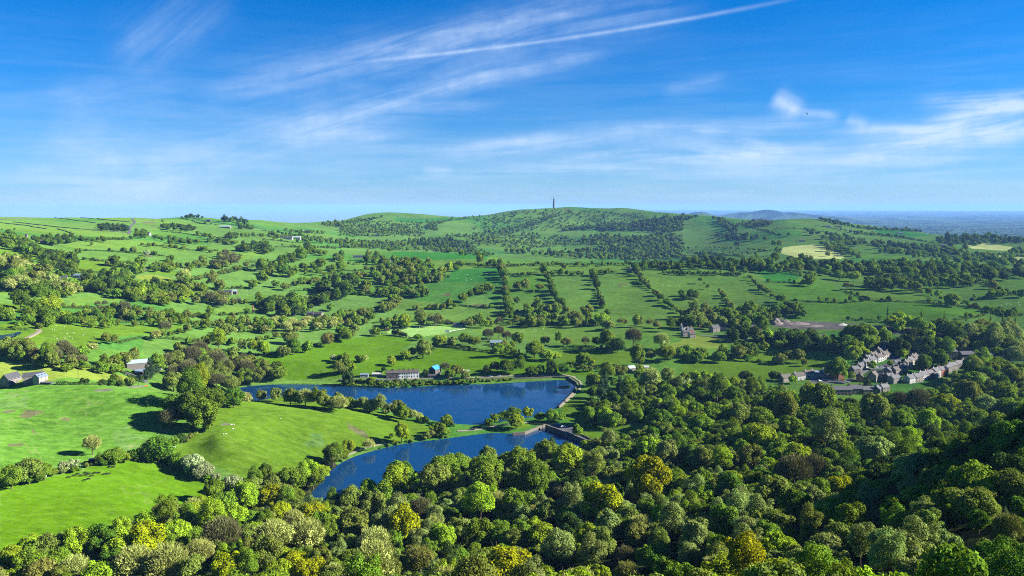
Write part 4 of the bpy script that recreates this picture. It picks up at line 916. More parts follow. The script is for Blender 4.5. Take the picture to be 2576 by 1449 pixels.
wm, n, out = new_mat('reservoir_water')
p = n.n('ShaderNodeBsdfPrincipled'); p.inputs['Base Color'].default_value = (.004, .03, .085, 1); n.put(p.inputs['Roughness'], n.sm(n.noise(n.pos(), .018, 3, .6, 1.5), .42, .62, .03, .16)); p.inputs['IOR'].default_value = 1.33
bp = n.n('ShaderNodeBump'); bp.inputs['Distance'].default_value = .10; bp.inputs['Strength'].default_value = .32
mp = n.n('ShaderNodeMapping'); n.L.new(n.pos(), mp.inputs[0]); mp.inputs['Scale'].default_value = (1, .6, 1)
n.put(bp.inputs['Height'], n.m('ADD', n.noise(mp.outputs[0], .7, 3, .6), n.m('MULTIPLY', n.noise(mp.outputs[0], .08, 2, .5), 3)))
n.L.new(bp.outputs[0], p.inputs['Normal']); n.L.new(p.outputs[0], out.inputs[0])
def water(poly, lv, name, label):
    c = poly.mean(0)
    # grow the sheet a little under the banks
    q = poly; nxt = np.roll(q, -1, 0); prv = np.roll(q, 1, 0); tg = nxt - prv; nn = np.c_[tg[:, 1], -tg[:, 0]]; nn /= np.linalg.norm(nn, axis=1)[:, None] + 1e-9
    A = sum(q[i - 1][0] * q[i][1] - q[i][0] * q[i - 1][1] for i in range(len(q)))
    if A < 0: nn = -nn
    q = q + nn * .4
    import bmesh
    bm = bmesh.new(); bm.faces.new([bm.verts.new((x, y, lv)) for x, y in q]); bmesh.ops.triangulate(bm, faces=bm.faces[:]); bmesh.ops.recalc_face_normals(bm, faces=bm.faces[:])
    me = bpy.data.meshes.new(name); bm.to_mesh(me); bm.free(); me.materials.append(wm)
    if me.polygons[0].normal.z < 0: me.flip_normals()
    return tag(link(name, me), label, 'water', kind='structure')
water(UPPER, UP_Z, 'reservoir_water', 'dark blue water of the larger upper reservoir in the valley')
water(LOWER, LO_Z, 'reservoir_water', 'dark blue water of the narrow nearer reservoir below the wood')

# ------------------------------------------------------------------ foliage
def leaf_material(name, transl=.26):
    m, n, out = new_mat(name)
    oi = n.n('ShaderNodeObjectInfo'); cc = n.n('ShaderNodeAttribute', attribute_name='crown_colour', attribute_type='INSTANCER'); at = n.n('ShaderNodeAttribute', attribute_name='tint')
    hs = n.n('ShaderNodeHueSaturation')
    n.put(hs.inputs['Hue'], n.m('MULTIPLY_ADD', oi.outputs['Random'], .03, .485)); hs.inputs['Saturation'].default_value = 1.08
    n.put(hs.inputs['Value'], n.m('MULTIPLY', n.m('MULTIPLY_ADD', oi.outputs['Random'], .35, .82), at.outputs['Fac'])); n.put(hs.inputs['Color'], n.mix(n.sm(n.noise(n.pos(), .28, 3, .6), .40, .66, 0, .45), cc.outputs['Color'], n.mix(.5, cc.outputs['Color'], (.19, .20, .03, 1))))
    d = n.n('ShaderNodeBsdfDiffuse'); n.L.new(hs.outputs[0], d.inputs[0])
    t = n.n('ShaderNodeBsdfTranslucent'); n.put(t.inputs[0], n.mix(1.0, hs.outputs[0], (1.25, 1.1, .5, 1), 'MULTIPLY'))
    mx = n.n('ShaderNodeMixShader'); mx.inputs[0].default_value = transl; n.L.new(d.outputs[0], mx.inputs[1]); n.L.new(t.outputs[0], mx.inputs[2])
    n.L.new(mx.outputs[0], out.inputs[0]); return m
leafm = leaf_material('tree_leaves'); twigm = leaf_material('twigs_and_buds', .05)
bark = simple('bark', (.085, .065, .045), .95, .4, 3)
def quads(c, nrm, size, r, asp=1.0):
    N = len(c); t = r.normal(size=(N, 3)); t -= (t * nrm).sum(1)[:, None] * nrm; t /= np.linalg.norm(t, axis=1)[:, None] + 1e-9
    b = np.cross(nrm, t); s = size * r.uniform(.65, 1.3, (N, 1)) * .5
    v = np.stack([c - t * s - b * s * asp, c + t * s - b * s * asp * .6, c + t * s * .9 + b * s * asp, c - t * s * .7 + b * s * asp], 1).reshape(-1, 3)
    return v, np.arange(N * 4).reshape(N, 4)
def crown(seed, nleaf, leaf, nl=24, shape=(.5, .5, .42), cz=.64, lob=(.13, .23), cone=0, low=-.55, asp=1.0, hole=.25):
    r = np.random.default_rng(seed)
    cs, rs = [], []
    for i in range(nl):
        for _ in range(30):
            d = r.normal(size=3); d /= np.linalg.norm(d)
            if d[2] > low: break
        rad = r.uniform(*lob); k = r.uniform(.35, 1.0) ** .5
        p = d * (np.array(shape) - rad * .9) * k * (1 + .12 * r.normal())
        if cone: zt = (p[2] + shape[2]) / (2 * shape[2]); p[:2] *= max(.05, 1 - zt * cone) * 1.2; rad *= 1.15 - .75 * zt * cone
        cs.append(p); rs.append(rad)
    cs = np.array(cs); rs = np.array(rs)
    w = rs ** 2 / (rs ** 2).sum(); li = r.choice(nl, size=nleaf * 3, p=w)
    d = r.normal(size=(len(li), 3)); d /= np.linalg.norm(d, axis=1)[:, None]
    p = cs[li] + d * (rs[li] * (r.uniform(.56, 1.16, len(li))))[:, None]
    depth = np.zeros(len(p))
    for j in range(nl):
        q = 1 - np.linalg.norm(p - cs[j], axis=1) / rs[j]; q[li == j] = -1; depth = np.maximum(depth, q)
    keep = (depth < hole) & ((d[:, 2] > -.55) | (r.random(len(p)) < .3))
    p, d, li = p[keep][:nleaf], d[keep][:nleaf], li[keep][:nleaf]
    nn = d + r.normal(size=d.shape) * .55 + np.array((0, 0, .25)); nn /= np.linalg.norm(nn, axis=1)[:, None]
    lt = r.uniform(.75, 1.2, nl); tint = lt[li] * r.uniform(.7, 1.25, len(p))
    v, f = quads(p, nn, leaf, r, asp); v[:, 2] += cz
    return v, f, np.repeat(tint, 4)
def trunk_mb(seed, limbs=6, r0=.028, top=.55, sub=2, spread=.33):
    r = random.Random(seed); mb = MB()
    p = [(0, 0, -.12), (r.uniform(-.01, .01), r.uniform(-.01, .01), .18), (r.uniform(-.03, .03), r.uniform(-.03, .03), top)]
    mb.tube(p[0], p[1], r0 * 1.3, r0 * .95, 7); mb.tube(p[1], p[2], r0 * .95, r0 * .5, 6)
    for i in range(limbs):
        a = i * 2.4 + r.uniform(-.3, .3); z0 = r.uniform(.2, top * .9); l = r.uniform(.6, 1) * spread
        s = (p[1][0], p[1][1], z0); e = (math.cos(a) * l, math.sin(a) * l, z0 + r.uniform(.15, .35))
        mb.tube(s, e, r0 * .5, r0 * .2, 5)
        for k in range(sub):
            b = a + r.uniform(-.9, .9); m_ = [s[q] + (e[q] - s[q]) * r.uniform(.4, .9) for q in range(3)]
            mb.tube(m_, (m_[0] + math.cos(b) * l * .5, m_[1] + math.sin(b) * l * .5, m_[2] + r.uniform(.08, .25)), r0 * .24, r0 * .07, 4, cap=False)
    return mb
def bare_crown(seed, ntw, wid, leafn=0, leaf=.03):
    """fine rising twigs through the crown, with or without opening buds"""
    r = np.random.default_rng(seed); N = ntw
    a = r.uniform(0, 2 * math.pi, N); ph = np.arccos(r.uniform(-.25, 1, N)); k = r.uniform(.35, 1.0, N) ** .5
    ph2 = np.round(a * 3 + ph * 5) % 5
    k = k * (.86 + .05 * ph2)
    p = np.stack([np.cos(a) * np.sin(ph) * .48 * k, np.sin(a) * np.sin(ph) * .48 * k, np.cos(ph) * .46 * k], 1)
    d = p + np.array((0, 0, .35)) + r.normal(size=p.shape) * .16; d /= np.linalg.norm(d, axis=1)[:, None]
    s = np.cross(d, r.normal(size=p.shape)); s /= np.linalg.norm(s, axis=1)[:, None]
    L = r.uniform(.05, .12, (N, 1)); v = np.stack([p - d * L * .5 - s * wid, p - d * L * .5 + s * wid, p + d * L * .5 + s * wid * .4, p + d * L * .5 - s * wid * .4], 1).reshape(-1, 3); v[:, 2] += .60
    f = np.arange(N * 4).reshape(N, 4); t = np.repeat(r.uniform(.6, 1.2, N), 4)
    if leafn:
        v2, f2, t2 = crown(seed + 1, leafn, leaf, nl=30, shape=(.5, .5, .45), cz=.6, lob=(.1, .17), hole=.6)
        f = np.r_[f, f2 + len(v)]; v = np.r_[v, v2]; t = np.r_[t, t2]
    return v, f, t
def cm(name, data, mat): return mesh_np(name, data[0], data[1], mat, data[2])
PROTO = {'near': {}, 'mid': {}, 'far': {}}
for lod, nlf, lf, nv in (('near', 7500, .034, 5), ('mid', 1700, .068, 4), ('far', 330, .15, 3)):
    q = PROTO[lod]
    q['round'] = [cm('crown', crown(100 + i, nlf, lf, nl=(44, 60, 34, 52, 38)[i] if lod == 'near' else (26, 34, 20, 30, 24)[i] if lod == 'mid' else 14, lob=(.085, .19) if lod == 'near' else (.12, .21), shape=((.5, .5, .42), (.52, .48, .36), (.48, .5, .48), (.5, .5, .40), (.46, .5, .52))[i], cz=(.55, .47, .60, .52, .63)[i] - (0 if lod == 'near' else .03), low=-.8), leafm) for i in range(nv)]
    q['tall'] = [cm('crown', crown(200 + i, nlf, lf * .9, nl=34 if lod != 'far' else 16, shape=(.46, .46, .62), cz=.78, lob=(.10, .18), asp=.7), leafm) for i in range(max(1, nv - 2))]
    q['bush'] = [cm('crown', crown(300 + i, int(nlf * .8), lf * 1.05, nl=18 if lod != 'far' else 10, shape=(.5, .5, .36), cz=.36, low=-.8, lob=(.15, .24)), leafm) for i in range(2)]
    q['cone'] = [cm('crown', crown(400 + i, nlf, lf * .9, nl=44 if lod != 'far' else 20, shape=(.42, .42, .85), cz=.95, lob=(.10, .20), cone=.85, low=-1, asp=.8), leafm) for i in range(1)]
    q['bare'] = [cm('crown', bare_crown(500 + i, int(nlf * (.75 if lod == 'near' else .9)), lf * (.16 if lod == 'near' else .2)), twigm) for i in range(2)]
    q['bud'] = [cm('crown', bare_crown(520 + i, int(nlf * .6), lf * .16, int(nlf * .6), lf * .8), twigm) for i in range(2)]
    q['pop'] = [cm('crown', crown(600, nlf, lf * .8, nl=40 if lod != 'far' else 18, shape=(.24, .24, .95), cz=1.0, lob=(.09, .15), low=-1), leafm)]
TRUNK = [trunk_mb(i, 7 if i < 3 else 5).mesh('trunk', bark) for i in range(4)]
TRUNK_BARE = [trunk_mb(20 + i, 12, .03, .8, 5, .42).mesh('trunk', bark) for i in range(2)]
TRUNK_TALL = [trunk_mb(30, 8, .026, 1.0, 1, .25).mesh('trunk', bark)]
def shape_of(c, w, D, rr):
    if c == 'k': return 'cone'
    if c in 'b': return 'bare'
    if c in 'pr': return 'bud' if c == 'p' or rr.random() < .5 else 'round'
    if c == 's': return 'tall' if rr.random() < .6 else 'round'
    if c == 'w': return 'round'
    if w < 5.5 and rr.random() < .5: return 'bush'
    return 'round' if rr.random() < .88 else 'tall'
rt = random.Random(3)
TREES = [t for t in TREES if t[3] > 1.0]
for t in TREES:
    t[3] = min(t[3], 24)
zt = height(np.array([t[0] for t in TREES]), np.array([t[1] for t in TREES]))
for t, z in zip(TREES, zt): t.append(float(z))
NAMES = {'b': ('bare_tree', 'bare tree'), 'w': ('hawthorn_tree', 'hawthorn'), 'k': ('conifer_tree', 'conifer')}
bykind = {}
for i, t in enumerate(TREES):
    if t[6] > -30 and t[6] < 1054 and t[7] < 615: bykind.setdefault(NAMES.get(t[4], ('broadleaf_tree', 'tree'))[0], []).append(i)
single = set()
for kd, ii in bykind.items():
    ii.sort(key=lambda i: -(TREES[i][5] * (2.2 if TREES[i][8] else .8)))
    single |= set(ii[:300 if kd == 'broadleaf_tree' else 60])
# words for places
def area(u, v):
    if v > 540: a = 'at the bottom edge of the wood'
    elif v > 505: a = 'in the lower part of the wood'
    elif v > 470: a = 'in the middle of the wood' if u > 300 else 'at the edge of the bright meadow'
    elif v > 438: a = 'in the upper part of the wood' if u > 380 else 'between the meadow and the lake bank'
    elif v > 405: a = 'on the wooded slope below the village' if u > 580 else ('by the dam and lake bank' if u > 400 else 'around the rough pasture')
    elif v > 375: a = 'below the village houses' if u > 580 else ('along the upper reservoir bank' if u > 230 else 'beside the upper pasture')
    elif v > 352: a = 'just behind the cottages and reservoir' if u < 640 else 'in the fields beside the village'
    elif v > 325: a = 'around the cricket ground fields' if u < 660 else 'behind the village by the bare earth'
    elif v > 295: a = 'along the foot of the hedged hillside'
    elif v > 262: a = 'on the hedged middle hillside'
    else: a = 'on the far hills'
    side = 'far left' if u < 205 else 'left' if u < 410 else 'centre' if u < 614 else 'right' if u < 820 else 'far right'
    return a, side
ordn = ['leftmost', 'second from left', 'third from left', 'fourth from left', 'fifth from left', 'sixth from left', 'seventh from left', 'eighth from left', 'ninth from left', 'tenth from left', 'eleventh from left', 'twelfth from left']
groups = {}
for i in single:
    t = TREES[i]; a, s = area(t[6], t[7]); groups.setdefault((t[4], a, s), []).append(i)
lab = {}
todo = [(k_, '', v_) for k_, v_ in groups.items()]; split = []
while todo:
    k_, w_, ii = todo.pop()
    if len(ii) <= 12: split.append((k_, w_, ii)); continue
    ii.sort(key=lambda i: TREES[i][7]); h_ = len(ii) // 2
    if w_ == '': todo += [(k_, 'farther', ii[:h_]), (k_, 'nearer', ii[h_:])]
    else: todo += [(k_, 'back ' + w_, ii[:h_]), (k_, 'front ' + w_, ii[h_:])]
for (c, a, s), w_, ii in split:
    ii.sort(key=lambda i: TREES[i][6])
    nm = {'b': 'brown leafless tree', 'w': 'white blossoming hawthorn', 'k': 'dark conical conifer'}.get(c, KWORD[c] + ' tree')
    for k, i in enumerate(ii):
        lab[i] = f'{nm} {a}, {s}' + (f', {w_} ones' if w_ else '') + ('' if len(ii) == 1 else f', {ordn[min(k, 11)]}' if k < len(ii) - 1 else ', rightmost')
for i in sorted(single, key=lambda i: -TREES[i][5]):
    x, y, D, w, c, pw, u, v, tr, z = TREES[i]
    nm, cat = NAMES.get(c, ('broadleaf_tree', 'tree'))
    lod = 'near' if pw > 12 else 'mid' if pw > 5 else 'far'
    sh = shape_of(c, w, D, rt); me = rt.choice(PROTO[lod][sh])
    e = empty(nm, (x, y, z), rt.uniform(0, 6.28)); tag(e, lab[i], cat, {'bare_tree': 'leafless trees', 'hawthorn_tree': 'hawthorns in blossom', 'conifer_tree': 'conifers'}.get(nm, 'broadleaf trees of the woods and fields'))
    hs = w * (rt.uniform(.9, 1.15) if pw > 8 else rt.uniform(.85, 1.05))
    cr = link('crown', me, e, scale=(w, w, hs)); cr['crown_colour'] = KCOL[c]
    tk = link('trunk', rt.choice(TRUNK_BARE if sh in ('bare', 'bud') else TRUNK_TALL if sh in ('tall', 'cone') else TRUNK), e, scale=(w, w, hs))
for k, (t, X_, Y_, H_) in enumerate(POPLARS):
    u, v = px(t, X_, Y_ + H_ * .5); x, y, D, _ = hit(u, v); hh = H_ / 7.508 * D / 773
    e = empty('poplar_tree', (x, y, hz(x, y)), k); tag(e, f'tall thin poplar behind the village, {ordn[k]} of the row', 'poplar', 'poplars in a row behind the village')
    s = hh / 1.95; cr = link('crown', PROTO['mid']['pop'][0], e, scale=(s * .62, s * .62, s)); cr['crown_colour'] = KCOL['m']
    link('trunk', TRUNK_TALL[0], e, scale=(s, s, s))

# all the trees too many to name: points carrying instances
def scatter(name, label, items, kinds):
    """items: (x,y,z,kind index,w,h)"""
    coll = bpy.data.collections.new(name + '_kinds')
    for me, col in kinds:
        o = bpy.data.objects.new('far_tree', me); coll.objects.link(o)
    order = sorted(coll.objects, key=lambda o: o.name)
    it = np.array(items, float)
    me = mesh_np(name, it[:, :3], [])
    for an, ty, dat in (('kind_index', 'INT', it[:, 3].astype(np.int32)), ('turn', 'FLOAT', np.random.default_rng(1).uniform(0, 6.28, len(it)).astype(np.float32))):
        at = me.attributes.new(an, ty, 'POINT'); at.data.foreach_set('value', dat)
    at = me.attributes.new('size', 'FLOAT_VECTOR', 'POINT'); at.data.foreach_set('vector', np.c_[it[:, 4], it[:, 4], it[:, 5]].astype(np.float32).ravel())
    at = me.attributes.new('crown_colour', 'FLOAT_VECTOR', 'POINT'); at.data.foreach_set('vector', it[:, 6:9].astype(np.float32).ravel())
    o = link(name, me)
    g = bpy.data.node_groups.new(name + '_nodes', 'GeometryNodeTree'); g.interface.new_socket('Geometry', in_out='INPUT', socket_type='NodeSocketGeometry'); g.interface.new_socket('Geometry', in_out='OUTPUT', socket_type='NodeSocketGeometry')
    N = g.nodes; L = g.links; gi = N.new('NodeGroupInput'); go = N.new('NodeGroupOutput'); ip = N.new('GeometryNodeInstanceOnPoints'); ci = N.new('GeometryNodeCollectionInfo')
    ci.inputs[0].default_value = coll; ci.inputs['Separate Children'].default_value = True; ci.inputs['Reset Children'].default_value = True
    mtp = N.new('GeometryNodeMeshToPoints')
    L.new(gi.outputs[0], mtp.inputs[0]); L.new(mtp.outputs[0], ip.inputs[0]); L.new(ci.outputs[0], ip.inputs['Instance']); ip.inputs['Pick Instance'].default_value = True
    def na(nm_, ty):
        a = N.new('GeometryNodeInputNamedAttribute'); a.data_type = ty; a.inputs[0].default_value = nm_; return a.outputs[0]
    L.new(na('kind_index', 'INT'), ip.inputs['Instance Index']); L.new(na('size', 'FLOAT_VECTOR'), ip.inputs['Scale'])
    cx = N.new('ShaderNodeCombineXYZ'); L.new(na('turn', 'FLOAT'), cx.inputs[2]); L.new(cx.outputs[0], ip.inputs['Rotation'])
    L.new(ip.outputs[0], go.inputs[0])
    md = o.modifiers.new('instances', 'NODES'); md.node_group = g
    return tag(o, label, 'trees', kind='stuff')
kinds = []; kidx = {}
def kind_index(lod, sh, c, r_):
    ms = PROTO[lod][sh]; i = r_.randrange(len(ms)); k = (lod, sh, i)
    if k not in kidx: kidx[k] = len(kinds); kinds.append((ms[i], None))
    return kidx[k]
near_items, far_items = [], []
for i, t in enumerate(TREES):
    if i in single: continue
    x, y, D, w, c, pw, u, v, tr, z = t
    lod = 'near' if pw > 14 else 'mid' if pw > 4 or D < 700 else 'far'
    sh = shape_of(c, w, D, rt); h = w * rt.uniform(.85, 1.15)
    far_items.append((x, y, z - .1, kind_index(lod, sh, c, rt), w, h, D) + KCOL[c])
# speckle of trees on the first miles of the plain
rp = random.Random(9)
for k in range(2600):
    a = rp.uniform(R(8), R(37)); D = math.exp(rp.uniform(math.log(5200), math.log(14000))); x, y = D * math.sin(a), D * math.cos(a)
    w = rp.uniform(18, 60); far_items.append((x, y, -131, kind_index('far', 'bush', 'g', rp), w, w * .45, D) + KCOL[rp.choice('gdm')])
for lo, hi, nm, lb in ((0, 640, 'woodland_trees', 'mixed green trees filling the near wooded slopes'), (640, 2000, 'valley_trees', 'small trees of the hedges and copses across the valley'), (2000, 4700, 'hillside_trees', 'tiny dark trees of the far hill woods and hedges'), (4700, 1e9, 'plain_trees', 'blurred dark trees scattered over the hazy plain')):
    it = [q[:6] + q[7:10] for q in far_items if lo <= q[6] < hi]
    # the kinds used, renumbered
    used = sorted({q[3] for q in it}); mp_ = {u_: k for k, u_ in enumerate(used)}
    scatter(nm, lb, [(q[0], q[1], q[2], mp_[q[3]], q[4], q[5]) + q[6:9] for q in it], [kinds[u_] for u_ in used])
print('TREES', len(TREES), 'single', len(single), 'scatter', len(far_items), 'nmid', n_mid)

# ------------------------------------------------------------------ hedges and field walls

def hedge_mesh(P, hgt, seed):
    r = np.random.default_rng(seed); D = np.hypot(*P.mean(0)); lf = max(.45, D * .00075)
    seg = np.linalg.norm(np.diff(P, axis=0), axis=1); L = seg.sum(); N = int(min(9000, L * hgt * 2.6 / (lf * lf)))
    s = r.uniform(0, L, N); cs = np.r_[0, np.cumsum(seg)]; k = np.clip(np.searchsorted(cs, s) - 1, 0, len(seg) - 1); f = (s - cs[k]) / np.maximum(seg[k], 1e-6)
    base = P[k] + (P[k + 1] - P[k]) * f[:, None]
    hh = hgt * (.55 + .7 * vnoise(s / 5, s * 0 + seed, seed)); a = r.uniform(0, math.pi, N); rr = r.uniform(.8, 1, N)
    off = np.cos(a) * rr * hh * .45; dx = (P[k + 1] - P[k]) / np.maximum(seg[k], 1e-6)[:, None]; nr = np.c_[-dx[:, 1], dx[:, 0]]
    xy = base + nr * off[:, None]; z = height(xy[:, 0], xy[:, 1]) + np.sin(a) * rr * hh
    nn = np.c_[nr * np.cos(a)[:, None], np.sin(a)] + r.normal(size=(N, 3)) * .5; nn /= np.linalg.norm(nn, axis=1)[:, None]
    v, fc = quads(np.c_[xy, z], nn, lf, r)
    return mesh_np('hedge_leaves', v, fc, leafm, np.repeat(r.uniform(.6, 1.2, N), 4))
def densify(P, step):
    out = [P[0]]
    for a, b in zip(P, P[1:]):
        k = max(1, int(np.linalg.norm(b - a) / step)); out += [a + (b - a) * (i + 1) / k for i in range(k)]
    return np.array(out)
def pixline(t, pts, per=6, dmin=60):
    """resample in the picture so that the line follows the lie of the land, then find the ground"""
    q = []
    for (x0, y0), (x1, y1) in zip(pts, pts[1:]):
        k = max(1, int(math.hypot(x1 - x0, y1 - y0) / (per * 7.5)))
        q += [(x0 + (x1 - x0) * i / k, y0 + (y1 - y0) * i / k) for i in range(k)]
    q.append(pts[-1]); return ground(t, q, dmin)
for k, ln in enumerate(HEDGES.split('\n')):
    t, h, lb, pts = ln.split('|'); p = list(map(float, pts.split())); P_ = pixline(int(t), list(zip(p[::2], p[1::2])))
    o = link('hedgerow', hedge_mesh(P_, float(h) * 1.25, k)); o['crown_colour'] = tuple(v * 1.5 for v in KCOL['d']); tag(o, lb, 'hedge', 'hedges between the fields')
stone = simple('dry_stone', (.09, .08, .07), .95, .4, 1.2)
WALLS = '''1|1.5|long dark drystone wall on the left hill below the skyline|0 243 180 262 350 290
1|1.5|drystone wall running along the middle of the left hill|100 237 400 272 700 300 960 318
1|1.5|short isolated drystone wall on the left hill|430 288 560 330
1|1.5|drystone wall under the crest of the left hill|410 205 720 245
1|1.5|drystone wall near the skyline towards the hill road|560 200 980 238
1|1.5|drystone wall at the left skyline|0 218 290 204
1|1.5|drystone wall crossing below the tree clumps|1370 192 1560 235 2000 290
1|1.5|drystone wall near the far farm on the left hill|1480 318 1600 345 1700 380
2|1.5|drystone wall curving over the tower hill|1690 150 1780 180 1810 202
2|1.5|drystone wall along the right shoulder of tower hill|1800 128 2100 178 2290 208
2|1.5|drystone wall on the small rounded hill|440 175 432 200 700 215
3|1.5|drystone wall climbing the right hump|1000 262 1180 290 1300 300'''
def ribbon(P, w, lift, thick=0):
    P = densify(P, 6.0); tg = np.gradient(P, axis=0); tg /= np.linalg.norm(tg, axis=1)[:, None] + 1e-9; nr = np.c_[-tg[:, 1], tg[:, 0]]
    l = P + nr * w / 2; r_ = P - nr * w / 2; zl = height(l[:, 0], l[:, 1]); zr = height(r_[:, 0], r_[:, 1]); zc = height(P[:, 0], P[:, 1])
    z = np.maximum(np.maximum(zl, zr), zc)
    return l, r_, z + lift
def strip_mesh(name, P, w, lift, mat, down=1.0):
    l, r_, z = ribbon(P, w, lift); N = len(l)
    v = np.r_[np.c_[l, z], np.c_[r_, z], np.c_[l, z - down - lift], np.c_[r_, z - down - lift]]; i = np.arange(N - 1)
    f = np.r_[np.stack([i, i + 1, N + i + 1, N + i], 1)[:, ::-1], np.stack([i, 2 * N + i, 2 * N + i + 1, i + 1], 1)[:, ::-1], np.stack([N + i, N + i + 1, 3 * N + i + 1, 3 * N + i], 1)[:, ::-1],
              [[0, N, 3 * N, 2 * N]], [[N - 1, 3 * N - 1, 4 * N - 1, 2 * N - 1]]]
    return mesh_np(name, v, f, mat)
for k, ln in enumerate(WALLS.split('\n')):
    t, h, lb, pts = ln.split('|'); p = list(map(float, pts.split())); P_ = pixline(int(t), list(zip(p[::2], p[1::2])))
    o = link('drystone_wall', strip_mesh('drystone_wall', P_, 1.2, 1.6, stone)); tag(o, lb, 'stone wall', 'drystone walls on the hills')
gravel = simple('pale_gravel', (.20, .175, .125), .95, .25, .8); tarm = simple('grey_tarmac', (.085, .085, .09), .9, .2, .6)
PATHS = [(2, 'road', tarm, 5, 'grey road along the far bank of the upper reservoir', [(0, 1425), (300, 1424), (450, 1420)]),
 (2, 'path', gravel, 3.5, 'pale gravel road in front of the cottages to the dam', [(450, 1420), (600, 1414), (760, 1412), (1000, 1408), (1250, 1396), (1500, 1389), (1680, 1388), (1760, 1402)]),
 (5, 'path', gravel, 2.2, 'pale path curving along the dam crest', [(1755, -40), (1800, -10), (1812, 20), (1790, 55), (1740, 100), (1690, 145), (1645, 185)]),
 (5, 'path', gravel, 3.0, 'pale track over the isthmus between the reservoirs', [(878, 362), (930, 360), (1000, 354), (1060, 345), (1100, 337), (1180, 322), (1250, 312), (1330, 303), (1420, 296)]),
 (5, 'path', gravel, 2.0, 'narrow earth path beside the lower reservoir', [(50, 545), (100, 522), (160, 495), (230, 478), (300, 462), (380, 447)]),
 (1, 'path', gravel, 4.0, 'pale double track bending beside the pond', [(90, 1150), (150, 1125), (210, 1105), (260, 1080), (295, 1058), (300, 1048), (270, 1046)]),
 (1, 'road', tarm, 4.0, 'lane passing the tall barn', [(860, 1345), (960, 1375), (1040, 1410), (1100, 1445)]),
 (1, 'road', tarm, 6.0, 'grey road climbing over the left hill', [(970, 330), (972, 300), (980, 270), (1005, 250), (1012, 232), (990, 218), (1000, 208)]),
 (1, 'road', tarm, 4.0, 'lane in front of the stone farmhouse', [(230, 1440), (400, 1449)]),
 (3, 'road', tarm, 5.0, 'village street between the rows of houses', [(1240, 1440), (1400, 1345), (1530, 1330), (1600, 1310), (1640, 1270), (1600, 1235), (1560, 1225)]),
 (3, 'road', tarm, 5.0, 'road along the edge of the bright village field', [(150, 1092), (350, 1100), (560, 1125), (900, 1165), (1200, 1195), (1420, 1210)])]
for t, nm, mt, w, lb, pts in PATHS:
    o = link(nm, strip_mesh(nm, pixline(t, pts, 4), w, .35, mt)); tag(o, lb, nm, kind='structure')
# ------------------------------------------------------------------ buildings
STONE = simple('buff_stone', (.155, .14, .118), .9, .25, 1.2); DSTONE = simple('dark_stone', (.07, .062, .053), .9, .3, 1.2); WHITE = simple('white_render', (.32, .315, .30), .8, .06, .8)
BRICK = simple('red_brick', (.24, .085, .05), .9, .2, 2); SLATE = simple('grey_slate', (.052, .052, .058), .6, .25, 1.5); TILE_ = simple('brown_roof_tile', (.065, .055, .047), .8, .25, 1.5)
GSTEEL = simple('pale_green_sheet', (.26, .34, .32), .5, .1, .5); BSTEEL = simple('blue_sheet', (.03, .20, .62), .5, .1, .6); BLUEGREY = simple('blue_grey_sheet', (.13, .17, .22), .5, .1, .6)
GLASS = simple('window_glass', (.03, .04, .05), .12, .1, 1, spec=.8); FRAME = simple('white_frame', (.62, .62, .6), .6, .03, 1); GREYR = simple('grey_green_render', (.33, .40, .38), .8, .06, 1)
DARKW = simple('dark_timber', (.05, .04, .035), .8, .2, 2); CONC = simple('weathered_concrete', (.08, .08, .085), .9, .2, .4); CREAM = simple('cream_render', (.26, .23, .18), .85, .08, 1)
WIN = MB().box((0, 0, 0), (1.15, .10, 1.35)).mesh('window', FRAME); PANE = MB().box((-.27, -.055, 0), (.48, .03, 1.2)).box((.27, -.055, 0), (.48, .03, 1.2)).mesh('pane', GLASS)
DOOR = MB().box((0, 0, 0), (1.05, .10, 2.1)).mesh('door', DARKW); HANDLE = MB().box((.36, -.08, 0), (.08, .06, .16)).mesh('handle', FRAME)
CHIM = {}
def chimney(mat):
    if mat.name not in CHIM:
        CHIM[mat.name] = (MB().box((0, 0, .9), (1.3, .75, 1.8)).box((0, 0, 1.86), (1.5, .95, .14)).mesh('chimney', mat), MB().tube((-.3, 0, 1.92), (-.3, 0, 2.5), .15, .12, 8).tube((.3, 0, 1.92), (.3, 0, 2.5), .15, .12, 8).mesh('chimney_pot', TILE_))
    return CHIM[mat.name]
